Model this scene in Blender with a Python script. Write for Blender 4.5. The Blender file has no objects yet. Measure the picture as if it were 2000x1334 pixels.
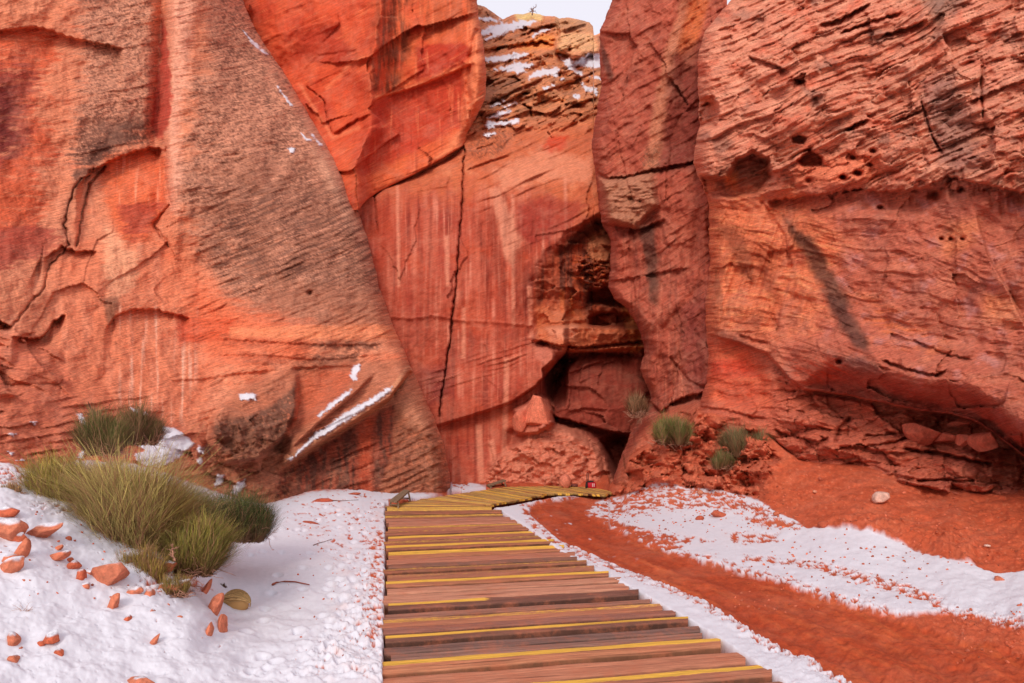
import bpy, math, random
import numpy as np
from mathutils import Vector, Matrix

# ------------------------------------------------------------------ camera, sky, sun, exposure
SC = bpy.context.scene
COL = SC.collection
S = 1.25                      # metres per layout unit
F = 1444.0                    # focal length in photo pixels (photo 2000 wide)
HZ = 867.0                    # horizon row
H = 1.73

cam_d = bpy.data.cameras.new('camera')
cam = bpy.data.objects.new('camera', cam_d)
COL.objects.link(cam)
cam.location = (0, 0, H * S)
cam.rotation_euler = (math.radians(90), 0, 0)
cam_d.sensor_width = 36.0
cam_d.lens = 36.0 * F / 2000.0
cam_d.shift_y = (HZ - 667.0) / 2000.0
cam_d.clip_end = 3000
SC.camera = cam

SUN_EL, SUN_AZ = 28.0, 192.0      # azimuth clockwise from the view direction
world = bpy.data.worlds.new('World')
SC.world = world
world.use_nodes = True
wn = world.node_tree
wn.nodes.clear()
wo = wn.nodes.new('ShaderNodeOutputWorld')
bg = wn.nodes.new('ShaderNodeBackground')
sky = wn.nodes.new('ShaderNodeTexSky')
sky.sky_type = 'NISHITA'
sky.sun_disc = False
sky.sun_elevation = math.radians(SUN_EL)
sky.sun_rotation = math.radians(SUN_AZ)
sky.dust_density = 2.0
sky.air_density = 1.0
mixw = wn.nodes.new('ShaderNodeMix')
mixw.data_type = 'RGBA'
mixw.inputs[0].default_value = 0.72
mixw.inputs[7].default_value = (8.6, 8.1, 8.6, 1)      # thin even cloud over the blue
wn.links.new(sky.outputs[0], mixw.inputs[6])
wn.links.new(mixw.outputs[2], bg.inputs[0])
bg.inputs[1].default_value = 0.10
wn.links.new(bg.outputs[0], wo.inputs[0])

sun_d = bpy.data.lights.new('sun', 'SUN')
sun_d.energy = 1.3
sun_d.angle = math.radians(18)
sun_d.color = (1.0, 0.93, 0.84)
sun = bpy.data.objects.new('sun', sun_d)
COL.objects.link(sun)
sv = Vector((math.sin(math.radians(SUN_AZ)) * math.cos(math.radians(SUN_EL)),
             math.cos(math.radians(SUN_AZ)) * math.cos(math.radians(SUN_EL)),
             math.sin(math.radians(SUN_EL))))
sun.rotation_euler = sv.to_track_quat('Z', 'Y').to_euler()
sun.location = (20, -20, 40)

SC.view_settings.view_transform = 'Standard'
SC.view_settings.look = 'None'
SC.view_settings.exposure = 0.45
SC.view_settings.gamma = 1
SC.view_settings.use_curve_mapping = False
SC.render.engine = 'CYCLES'
SC.cycles.max_bounces = 6
SC.cycles.diffuse_bounces = 4
SC.cycles.use_denoising = True

# ------------------------------------------------------------------ numpy tools
random.seed(7)
RNG = np.random.RandomState(11)
GT = RNG.rand(24, 256, 256).astype(np.float32) * 2 * np.pi
GX, GY = np.cos(GT), np.sin(GT)
f32 = np.float32


def gnoise(x, y, seed=0):
    x = np.asarray(x, f32); y = np.asarray(y, f32)
    gx, gy = GX[seed % 24], GY[seed % 24]
    ix = np.floor(x).astype(np.int32); iy = np.floor(y).astype(np.int32)
    fx = x - ix; fy = y - iy
    u = fx * fx * fx * (fx * (fx * 6 - 15) + 10)
    v = fy * fy * fy * (fy * (fy * 6 - 15) + 10)
    x0 = ix & 255; x1 = (ix + 1) & 255; y0 = iy & 255; y1 = (iy + 1) & 255
    n00 = gx[x0, y0] * fx + gy[x0, y0] * fy
    n10 = gx[x1, y0] * (fx - 1) + gy[x1, y0] * fy
    n01 = gx[x0, y1] * fx + gy[x0, y1] * (fy - 1)
    n11 = gx[x1, y1] * (fx - 1) + gy[x1, y1] * (fy - 1)
    return (n00 + u * (n10 - n00)) * (1 - v) + (n01 + u * (n11 - n01)) * v


def fbm(x, y, o=4, seed=0, gain=0.5):
    r = 0; a = 1.0; t = 0
    for i in range(o):
        r = r + a * gnoise(x + 17.3 * i, y - 9.1 * i, seed + i)
        t += a; a *= gain
        x = x * 2.03; y = y * 2.03
    return r / t * 1.55


def ridge(x, y, o=4, seed=0):
    r = 0; a = 1.0; t = 0
    for i in range(o):
        r = r + a * (1 - np.abs(gnoise(x, y, seed + i)) * 2.2)
        t += a; a *= 0.5
        x = x * 2.1; y = y * 2.1
    return r / t


def ss(a, b, x):
    t = np.clip((x - a) / (b - a), 0, 1)
    return t * t * (3 - 2 * t)


def ldist(X, Y, pts):
    d = None
    for (x0, y0), (x1, y1) in zip(pts[:-1], pts[1:]):
        vx, vy = x1 - x0, y1 - y0
        t = np.clip(((X - x0) * vx + (Y - y0) * vy) / (vx * vx + vy * vy + 1e-6), 0, 1)
        q = (X - x0 - t * vx) ** 2 + (Y - y0 - t * vy) ** 2
        d = q if d is None else np.minimum(d, q)
    return np.sqrt(d)


def psd(X, Y, pts):            # signed distance to a polygon, negative inside
    d = ldist(X, Y, pts + [pts[0]])
    ins = np.zeros(X.shape, bool)
    n = len(pts)
    for i in range(n):
        x0, y0 = pts[i]; x1, y1 = pts[(i + 1) % n]
        c = ((y0 > Y) != (y1 > Y)) & (X < (x1 - x0) * (Y - y0) / (y1 - y0 + 1e-9) + x0)
        ins ^= c
    return np.where(ins, -d, d)


def pm(X, Y, pts, soft=6, warp=0):   # soft mask of a polygon
    return 1 - ss(-soft, soft, psd(X, Y, pts) + warp)


def pw(pts, x):
    xs = [p[0] for p in pts]; ys = [p[1] for p in pts]
    return np.interp(x, xs, ys)


def under(X, Y, pts, amt, Hh, lip=3.0, jag=2.0, seed=3):   # a lip with a recess just under it
    y = pw(pts, X) + jag * gnoise(X / 9, Y * 0, seed) * 2
    dy = Y - y
    x0, x1 = pts[0][0], pts[-1][0]
    w = ss(x0 - 4, x0 + 14, X) * (1 - ss(x1 - 14, x1 + 4, X))
    return amt * ss(0, lip, dy) * (1 - ss(0, Hh, dy)) * w


def crack(X, Y, pts, amt, w=1.6, jag=3, seed=5):
    xx = X + jag * gnoise(X / 14, Y / 14, seed); yy = Y + jag * gnoise(X / 14 + 9, Y / 14, seed + 1)
    return amt * np.exp(-(ldist(xx, yy, pts) / w) ** 2)


def strat(X, Y, ang, warp=10, ws=140, seed=2):
    a = math.radians(ang)
    Y2 = Y + warp * fbm(X / ws, Y / ws, 3, seed)
    return X * math.cos(a) - Y2 * math.sin(a), Y2 * math.cos(a) + X * math.sin(a)


def beds(u, v, per, amp, seed=0, lu=70):   # overhanging bed lips with uneven throw
    t = v / per + 0.5 * fbm(u / (lu * 2.6), v / (per * 3.2), 3, seed, .4)
    k = np.floor(t); fr = t - k
    hsh = np.modf(np.abs(np.sin(k * 12.9898 + seed * 78.2) * 43758.5453))[0]
    mod = np.clip(0.55 + 1.5 * gnoise(u / (lu * .8) + k * 7.7, k * 3.1 + v * .01, seed + 3), 0, 1.4)
    prof = fr ** 0.8 * (1 - ss(0.88, 1.0, fr))
    return -amp * prof * (0.25 + hsh) * mod


RT = np.random.RandomState(99).rand(6, 128, 128).astype(f32)


def facets(X, Y, sx, sy, amp, seed=0, edge=0.0, tilt=1.0):
    """broken-rock relief: jittered cells, each a plane with its own height and tilt"""
    x = X / sx + 50 + seed * 3.3; y = Y / sy + 50 + seed * 5.7
    ix = np.floor(x).astype(np.int32); iy = np.floor(y).astype(np.int32)
    f1 = np.full(x.shape, 9.0, f32); f2 = np.full(x.shape, 9.0, f32); h = np.zeros(x.shape, f32)
    for a in (-1, 0, 1):
        for b in (-1, 0, 1):
            cx = (ix + a) & 127; cy = (iy + b) & 127
            dx = x - (ix + a + .1 + .8 * RT[0, cx, cy]); dy = y - (iy + b + .1 + .8 * RT[1, cx, cy])
            r = np.sqrt(dx * dx + dy * dy)
            hh = (RT[2, cx, cy] - .5) + tilt * (dx * (RT[3, cx, cy] - .5) * 1.6 + dy * (RT[4, cx, cy] - .35) * 1.8)
            nb = r < f1
            f2 = np.where(nb, f1, np.minimum(f2, r)); h = np.where(nb, hh, h); f1 = np.where(nb, r, f1)
    return amp * h + edge * np.exp(-((f2 - f1) / .09) ** 2)


def TPS(pts):
    P = np.array([(p[0], p[1]) for p in pts], float) / 500.0
    q = np.array([p[2] for p in pts], float)
    n = len(P)
    d2 = ((P[:, None] - P[None]) ** 2).sum(-1)
    K = 0.5 * d2 * np.log(d2 + 1e-12) + np.eye(n) * 2e-3
    A = np.zeros((n + 3, n + 3)); A[:n, :n] = K
    A[:n, n] = 1; A[:n, n + 1:] = P; A[n, :n] = 1; A[n + 1:, :n] = P.T
    w = np.linalg.solve(A, np.concatenate([q, np.zeros(3)]))

    def f(X, Y):
        x = np.asarray(X, float) / 500.0; y = np.asarray(Y, float) / 500.0
        r = w[n] + w[n + 1] * x + w[n + 2] * y
        for i in range(n):
            e = (x - P[i, 0]) ** 2 + (y - P[i, 1]) ** 2
            r = r + w[i] * 0.5 * e * np.log(e + 1e-12)
        return r
    return f


def c(r, g, b):                # sRGB 0-255 -> linear albedo
    v = np.array([r, g, b], float) / 255.0
    return np.where(v <= 0.04045, v / 12.92, ((v + 0.055) / 1.055) ** 2.4).astype(f32)


class Paint:
    def __init__(s, shape, col): s.a = np.zeros(shape + (3,), f32) + col
    def mix(s, m, col, k=1.0):
        m = np.clip(m * k, 0, 1)[..., None].astype(f32)
        s.a = s.a * (1 - m) + col * m
    def mul(s, m):
        s.a = s.a * np.asarray(m, f32)[..., None]


def to_world(X, Y, D):
    return np.stack([(X - 1000) / F * D * S, D * S, (H + (HZ - Y) / F * D) * S], -1)


def P3(px, py, d):
    return Vector(((px - 1000) / F * d * S, d * S, (H + (HZ - py) / F * d) * S))


def mesh_np(name, co, quads, cols=None, uv=None, mat=None, smooth=True, extra=None):
    m = bpy.data.meshes.new(name)
    used = np.unique(quads)
    if len(used) < len(co):
        remap = np.full(len(co), -1, np.int64); remap[used] = np.arange(len(used))
        quads = remap[quads]; co = co[used]
        if cols is not None: cols = cols[used]
        if uv is not None: uv = uv[used]
        if extra is not None: extra = extra[used]
    n, k = quads.shape
    m.vertices.add(len(co)); m.vertices.foreach_set('co', co.astype(f32).ravel())
    m.loops.add(n * k); m.loops.foreach_set('vertex_index', quads.astype(np.int32).ravel())
    m.polygons.add(n)
    m.polygons.foreach_set('loop_start', np.arange(0, n * k, k, dtype=np.int32))
    m.polygons.foreach_set('use_smooth', np.full(n, smooth, bool))
    m.update(calc_edges=True)
    if cols is not None:
        a = m.attributes.new('Col', 'FLOAT_COLOR', 'POINT')
        a.data.foreach_set('color', np.concatenate([cols, np.ones((len(cols), 1))], 1).astype(f32).ravel())
    if uv is not None:
        a = m.attributes.new('strata', 'FLOAT_VECTOR', 'POINT')
        a.data.foreach_set('vector', uv.astype(f32).ravel())
    if extra is not None:
        a = m.attributes.new('mask', 'FLOAT', 'POINT')
        a.data.foreach_set('value', extra.astype(f32).ravel())
    if mat: m.materials.append(mat)
    o = bpy.data.objects.new(name, m)
    COL.objects.link(o)
    return o


def grid_quads(r, cc):
    i = np.arange(r * cc).reshape(r, cc)
    return np.stack([i[:-1, :-1], i[1:, :-1], i[1:, 1:], i[:-1, 1:]], -1).reshape(-1, 4)


def tag(o, label=None, cat=None, group=None, kind=None):
    if label: o['label'] = label
    if cat: o['category'] = cat
    if group: o['group'] = group
    if kind: o['kind'] = kind
    return o


# ------------------------------------------------------------------ materials
def newmat(name):
    m = bpy.data.materials.new(name); m.use_nodes = True
    nt = m.node_tree; b = nt.nodes['Principled BSDF']
    b.inputs['Roughness'].default_value = 0.9
    b.inputs['Specular IOR Level'].default_value = 0.25
    return m, nt, b


def N(nt, t, **kw):
    n = nt.nodes.new(t)
    for k, v in kw.items(): setattr(n, k, v)
    return n


def rock_material(name, grain=1.0, bump=0.035, aniso=9.0, iso=26.0, contrast=0.35, rough=0.92, lines=0.45, peach=0.3):
    m, nt, b = newmat(name); L = nt.links.new
    b.inputs['Roughness'].default_value = rough
    at = N(nt, 'ShaderNodeAttribute', attribute_name='Col')
    st = N(nt, 'ShaderNodeAttribute', attribute_name='strata')
    geo = N(nt, 'ShaderNodeNewGeometry')
    mp = N(nt, 'ShaderNodeMapping'); mp.inputs['Scale'].default_value = (1.3, aniso, 1)
    L(st.outputs['Vector'], mp.inputs[0])
    n1 = N(nt, 'ShaderNodeTexNoise'); n1.inputs['Scale'].default_value = 2.2; n1.inputs['Detail'].default_value = 7; n1.inputs['Roughness'].default_value = 0.68
    L(mp.outputs[0], n1.inputs[0])
    n2 = N(nt, 'ShaderNodeTexNoise'); n2.inputs['Scale'].default_value = iso; n2.inputs['Detail'].default_value = 6; n2.inputs['Roughness'].default_value = 0.72
    L(geo.outputs['Position'], n2.inputs[0])
    n3 = N(nt, 'ShaderNodeTexNoise'); n3.inputs['Scale'].default_value = 4.0; n3.inputs['Detail'].default_value = 5
    L(geo.outputs['Position'], n3.inputs[0])
    # colour variation
    r1 = N(nt, 'ShaderNodeMapRange'); r1.inputs[1].default_value = 0.3; r1.inputs[2].default_value = 0.7
    r1.inputs[3].default_value = 1 - contrast; r1.inputs[4].default_value = 1 + contrast * 0.8
    L(n1.outputs[0], r1.inputs[0])
    r2 = N(nt, 'ShaderNodeMapRange'); r2.inputs[1].default_value = 0.3; r2.inputs[2].default_value = 0.7
    r2.inputs[3].default_value = 1 - contrast * 0.8 * grain; r2.inputs[4].default_value = 1 + contrast * 0.8 * grain
    L(n2.outputs[0], r2.inputs[0])
    mu = N(nt, 'ShaderNodeMath', operation='MULTIPLY'); L(r1.outputs[0], mu.inputs[0]); L(r2.outputs[0], mu.inputs[1])
    mx = N(nt, 'ShaderNodeVectorMath', operation='SCALE'); L(at.outputs['Color'], mx.inputs[0]); L(mu.outputs[0], mx.inputs['Scale'])
    # peach bleaching in broad soft patches, thin dark bedding lines
    n4 = N(nt, 'ShaderNodeTexNoise'); n4.inputs['Scale'].default_value = 1.1; n4.inputs['Detail'].default_value = 9; n4.inputs['Roughness'].default_value = 0.72
    L(mp.outputs[0], n4.inputs[0]) if False else L(geo.outputs['Position'], n4.inputs[0])
    r4 = N(nt, 'ShaderNodeMapRange'); r4.inputs[1].default_value = 0.46; r4.inputs[2].default_value = 0.68; r4.inputs[4].default_value = peach
    L(n4.outputs[0], r4.inputs[0])
    mp5 = N(nt, 'ShaderNodeMapping'); mp5.inputs['Scale'].default_value = (0.55, aniso * 2.6, 1)
    L(st.outputs['Vector'], mp5.inputs[0])
    n5 = N(nt, 'ShaderNodeTexNoise'); n5.inputs['Scale'].default_value = 2.0; n5.inputs['Detail'].default_value = 7; n5.inputs['Roughness'].default_value = 0.62; n5.inputs['Distortion'].default_value = 0.15
    L(mp5.outputs[0], n5.inputs[0])
    r5 = N(nt, 'ShaderNodeMapRange'); r5.inputs[1].default_value = 0.54; r5.inputs[2].default_value = 0.64; r5.inputs[4].default_value = lines
    L(n5.outputs[0], r5.inputs[0])
    p1 = N(nt, 'ShaderNodeMix', data_type='RGBA'); L(r4.outputs[0], p1.inputs[0]); L(mx.outputs[0], p1.inputs[6])
    pv = N(nt, 'ShaderNodeVectorMath', operation='MULTIPLY_ADD'); L(mx.outputs[0], pv.inputs[0]); pv.inputs[1].default_value = (.62, .55, .5); pv.inputs[2].default_value = (.30, .15, .10)
    L(pv.outputs[0], p1.inputs[7])
    p2 = N(nt, 'ShaderNodeMix', data_type='RGBA'); L(r5.outputs[0], p2.inputs[0]); L(p1.outputs[2], p2.inputs[6])
    dk = N(nt, 'ShaderNodeVectorMath', operation='MULTIPLY'); L(p1.outputs[2], dk.inputs[0]); dk.inputs[1].default_value = (.50, .40, .38)
    L(dk.outputs[0], p2.inputs[7])
    L(p2.outputs[2], b.inputs['Base Color'])
    ad = N(nt, 'ShaderNodeMath', operation='ADD'); L(n1.outputs[0], ad.inputs[0])
    s2 = N(nt, 'ShaderNodeMath', operation='MULTIPLY'); s2.inputs[1].default_value = 0.45 * grain; L(n2.outputs[0], s2.inputs[0]); L(s2.outputs[0], ad.inputs[1])
    a2 = N(nt, 'ShaderNodeMath', operation='ADD'); L(ad.outputs[0], a2.inputs[0]); L(n3.outputs[0], a2.inputs[1])
    bp = N(nt, 'ShaderNodeBump'); bp.inputs['Strength'].default_value = 0.85; bp.inputs['Distance'].default_value = bump
    L(a2.outputs[0], bp.inputs['Height']); L(bp.outputs[0], b.inputs['Normal'])
    return m


def snow_material(name='snow'):
    m, nt, b = newmat(name); L = nt.links.new
    b.inputs['Roughness'].default_value = 0.75
    at = N(nt, 'ShaderNodeAttribute', attribute_name='Col')
    geo = N(nt, 'ShaderNodeNewGeometry')
    n2 = N(nt, 'ShaderNodeTexNoise'); n2.inputs['Scale'].default_value = 14; n2.inputs['Detail'].default_value = 8; n2.inputs['Roughness'].default_value = 0.65
    L(geo.outputs['Position'], n2.inputs[0])
    r2 = N(nt, 'ShaderNodeMapRange'); r2.inputs[1].default_value = 0.3; r2.inputs[2].default_value = 0.7
    r2.inputs[3].default_value = 0.95; r2.inputs[4].default_value = 1.04
    L(n2.outputs[0], r2.inputs[0])
    mx = N(nt, 'ShaderNodeVectorMath', operation='SCALE'); L(at.outputs['Color'], mx.inputs[0]); L(r2.outputs[0], mx.inputs['Scale'])
    L(mx.outputs[0], b.inputs['Base Color'])
    bp = N(nt, 'ShaderNodeBump'); bp.inputs['Strength'].default_value = 0.3; bp.inputs['Distance'].default_value = 0.012
    L(n2.outputs[0], bp.inputs['Height']); L(bp.outputs[0], b.inputs['Normal'])
    return m


def plain(name, col, rough=0.8, noise=0.25, scale=12, bump=0.01, metal=0):
    m, nt, b = newmat(name); L = nt.links.new
    b.inputs['Roughness'].default_value = rough
    b.inputs['Metallic'].default_value = metal
    tc = N(nt, 'ShaderNodeTexCoord')
    n = N(nt, 'ShaderNodeTexNoise'); n.inputs['Scale'].default_value = scale; n.inputs['Detail'].default_value = 6
    L(tc.outputs['Object'], n.inputs[0])
    r = N(nt, 'ShaderNodeMapRange'); r.inputs[1].default_value = 0.3; r.inputs[2].default_value = 0.7
    r.inputs[3].default_value = 1 - noise; r.inputs[4].default_value = 1 + noise
    L(n.outputs[0], r.inputs[0])
    v = N(nt, 'ShaderNodeVectorMath', operation='SCALE'); v.inputs[0].default_value = tuple(col); L(r.outputs[0], v.inputs['Scale'])
    L(v.outputs[0], b.inputs['Base Color'])
    bp = N(nt, 'ShaderNodeBump'); bp.inputs['Strength'].default_value = 0.6; bp.inputs['Distance'].default_value = bump
    L(n.outputs[0], bp.inputs['Height']); L(bp.outputs[0], b.inputs['Normal'])
    return m


M_LEFT = rock_material('varnished_sandstone', bump=0.04, aniso=10, iso=15, contrast=0.42, lines=.6, peach=.5, grain=.8)
M_CEN = rock_material('smooth_red_sandstone', bump=0.035, aniso=9, iso=10, contrast=0.24, grain=0.7, lines=.35, peach=.45)
M_FAR = rock_material('rim_sandstone', bump=0.09, aniso=9, iso=9, contrast=0.32, lines=.35, peach=.75)  # strong peach stands in for sunlight on the rim
M_RIGHT = rock_material('bedded_sandstone', bump=0.06, aniso=11, iso=13, contrast=0.32, lines=.6, peach=.52)
M_GRD = rock_material('red_sand', bump=0.014, aniso=2, iso=14, contrast=0.26, grain=1.0, lines=0, peach=.3)
M_SNOW = snow_material()
SNOWC = c(216, 214, 222)

# ------------------------------------------------------------------ cliffs
def sub(pts, n=1):
    return pts


def make_sheet(name, ys, left, right, step, qf, shape, paint, mat, ext_l=None, ext_r=None, round_r=0, round_l=0,
               wrap_r=0, wrap_l=0, strata_ang=10, label=None, seed=0, snow_name=None, Rr=1.6, gain=(1, 1, 1)):
    ys = np.asarray(ys, float)
    xl = pw(left, ys) if isinstance(left, list) else np.full(len(ys), float(left))
    xr = pw(right, ys) if isinstance(right, list) else np.full(len(ys), float(right))
    if isinstance(right, list):
        xr = xr + 3.0 * fbm(ys / 26, ys * 0, 3, seed + 4) + 1.2 * gnoise(ys / 5, ys * 0, seed + 5)
    if isinstance(left, list):
        xl = xl + 3.5 * fbm(ys / 26, ys * 0 + 4, 3, seed + 6) + 1.8 * gnoise(ys / 5, ys * 0 + 4, seed + 7)
    n = int((xr.max() - xl.min()) / step) + 1
    s = np.linspace(0, 1, n)
    X = xl[:, None] + (xr - xl)[:, None] * s[None]
    Y = np.repeat(ys[:, None], n, 1)
    if ext_l is not None:
        e = np.linspace(ext_l, left - 20, 26)
        X = np.concatenate([np.repeat(e[None], len(ys), 0), X], 1); Y = np.repeat(ys[:, None], X.shape[1], 1)
    if ext_r is not None:
        e = np.linspace(right + 20, ext_r, 26)
        X = np.concatenate([X, np.repeat(e[None], len(ys), 0)], 1); Y = np.repeat(ys[:, None], X.shape[1], 1)
    D = 1 / qf(X, Y)
    D = D + shape(X, Y)
    if round_r:
        e = np.clip(1 - (xr[:, None] - X) / round_r, 0, 1)
        rr = Rr * (1 - .9 * ss(262, 292, ys))[:, None] if name == 'cliff_upper_left' else Rr
        D = D + rr * (1 - np.sqrt(np.clip(1 - e * e, 0, 1)))
    if round_l:
        e = np.clip(1 - (X - xl[:, None]) / round_l, 0, 1)
        D = D + Rr * (1 - np.sqrt(np.clip(1 - e * e, 0, 1)))
    pc, snow = paint(X, Y)
    D = D - 0.07 * snow
    u, v = strat(X, Y, strata_ang, seed=seed + 2)
    cols = pc.a * (1 + (np.array(gain, f32) - 1) * (1 - snow[..., None]))
    if wrap_r:
        k = np.linspace(0, 1, 9)[1:]
        Xw = X[:, -1:] - 60 * k[None] ** 1.6 - 1; Dw = D[:, -1:] + wrap_r * k[None]
        X = np.concatenate([X, Xw], 1); D = np.concatenate([D, Dw], 1); Y = np.repeat(ys[:, None], X.shape[1], 1)
        cols = np.concatenate([cols, np.repeat(cols[:, -6:-5], 8, 1)], 1)
        snow = np.concatenate([snow, np.zeros((len(ys), 8))], 1)
        u = np.concatenate([u, u[:, -1:] + 40 * k[None]], 1); v = np.concatenate([v, np.repeat(v[:, -1:], 8, 1)], 1)
    if wrap_l:
        k = np.linspace(0, 1, 9)[1:][::-1]
        Xw = X[:, :1] + 60 * k[None] ** 1.6 + 1; Dw = D[:, :1] + wrap_l * k[None]
        X = np.concatenate([Xw, X], 1); D = np.concatenate([Dw, D], 1); Y = np.repeat(ys[:, None], X.shape[1], 1)
        cols = np.concatenate([np.repeat(cols[:, 5:6], 8, 1), cols], 1)
        snow = np.concatenate([np.zeros((len(ys), 8)), snow], 1)
        u = np.concatenate([u[:, :1] - 40 * k[None], u], 1); v = np.concatenate([np.repeat(v[:, :1], 8, 1), v], 1)
    co = to_world(X, Y, D).reshape(-1, 3)
    q = grid_quads(*X.shape)
    uv = np.stack([u * 0.015, v * 0.015, u * 0], -1).reshape(-1, 3)
    sm = snow.reshape(-1)
    cf = np.clip(cols.reshape(-1, 3), 0.004, 0.9)
    fs = sm[q].mean(1) > 0.5
    o = mesh_np(name, co, q[~fs], cf, uv, mat)
    tag(o, label, None, None, 'structure')
    if fs.any() and snow_name:
        o2 = mesh_np('snow_patches', co, q[fs], cf, uv, M_SNOW)
        tag(o2, snow_name, None, None, 'structure')
    return o


def rows(y0, y1, top=None, step=2.0):
    r = np.arange(y0, y1 + step, step)
    if top is not None:
        r = np.concatenate([np.linspace(top, y0 - 25, 22), r])
    return r


def speckle(X, Y, s, seed):
    return fbm(X / s, Y / s, 3, seed, 0.7)


def snowmask(X, Y, polys, jag=5, soft=1.5, seed=9):
    m = np.zeros(X.shape, f32)
    w = jag * fbm(X / 9, Y / 6, 3, seed)
    for p in polys:
        xs = [a[0] for a in p]; ys = [a[1] for a in p]
        bb = (X > min(xs) - 12) & (X < max(xs) + 12) & (Y > min(ys) - 12) & (Y < max(ys) + 12)
        if not bb.any(): continue
        v = np.zeros(X.shape, f32)
        v[bb] = pm(X[bb], Y[bb], p, soft, w[bb])
        m = np.maximum(m, v)
    return m


# ---- left wall -----------------------------------------------------
L1_R = [(-700, 330), (-40, 462), (0, 475), (60, 500), (150, 560), (240, 612), (330, 667), (400, 697), (470, 720), (560, 741),
        (640, 770), (710, 800), (790, 836), (860, 866), (930, 879), (966, 882), (1010, 884)]
L1_Q = TPS([(880, 965, .061), (700, 952, .0655), (600, 962, .069), (520, 985, .074), (420, 960, .078), (300, 915, .085),
            (160, 900, .095), (0, 905, .11), (870, 850, .0605), (800, 700, .0585), (720, 450, .055), (650, 300, .052),
            (560, 150, .049), (475, 0, .046), (400, 700, .066), (400, 500, .060), (430, 300, .0565), (400, 0, .052), (570, 500, .060), (600, 700, .064),
            (200, 700, .075), (200, 500, .066), (200, 300, .060), (200, 0, .057), (0, 700, .088), (0, 400, .070), (0, 0, .062),
            (-600, 400, .1), (-600, 900, .15), (-600, -600, .07), (400, -600, .04), (800, -600, .035)])
SNOW_L1 = [[(475, 60), (500, 85), (522, 105), (519, 108), (495, 88)], [(540, 165), (570, 205), (566, 206)],
           [(588, 260), (596, 266), (606, 274), (598, 276)], [(604, 258), (612, 262), (632, 285), (626, 286)],
           [(562, 290), (576, 289), (574, 297), (566, 297)],
           [(688, 716), (704, 711), (703, 722), (694, 735), (697, 740), (690, 745), (684, 735)],
           [(465, 770), (501, 768), (499, 780), (471, 782)],
           [(686, 761), (684, 768), (660, 788), (624, 814), (618, 813), (645, 788), (672, 768)],
           [(766, 754), (762, 764), (745, 779), (715, 797), (680, 820), (650, 840), (612, 860), (590, 880), (577, 892), (578, 884), (600, 862),
            (612, 848), (640, 832), (665, 812), (700, 792), (735, 772)],
           [(562, 893), (572, 892), (568, 899), (561, 898)],
           [(422, 930), (438, 926), (432, 948), (420, 950)], [(456, 948), (478, 936), (478, 948), (462, 968), (452, 962)],
           [(386, 870), (400, 873), (398, 886), (384, 880)], [(384, 896), (396, 896), (393, 908), (386, 905)],
           [(318, 833), (345, 838), (380, 866), (352, 893), (330, 905), (300, 916), (270, 903), (262, 890), (285, 880), (262, 868), (300, 862)],
           [(150, 810), (160, 808), (172, 832), (180, 860), (175, 875), (160, 900), (150, 893), (168, 868), (166, 838)],
           [(20, 905), (42, 897), (50, 900), (32, 906), (28, 918), (20, 915)], [(60, 824), (72, 824), (68, 829)], [(15, 882), (30, 884), (22, 888)],
           [(10, 847), (34, 847), (26, 852)], [(255, 795), (290, 810), (285, 813), (255, 802)]]
LEDGE = [(555, 905), (590, 884), (640, 852), (700, 815), (760, 775), (800, 722)]


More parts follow.
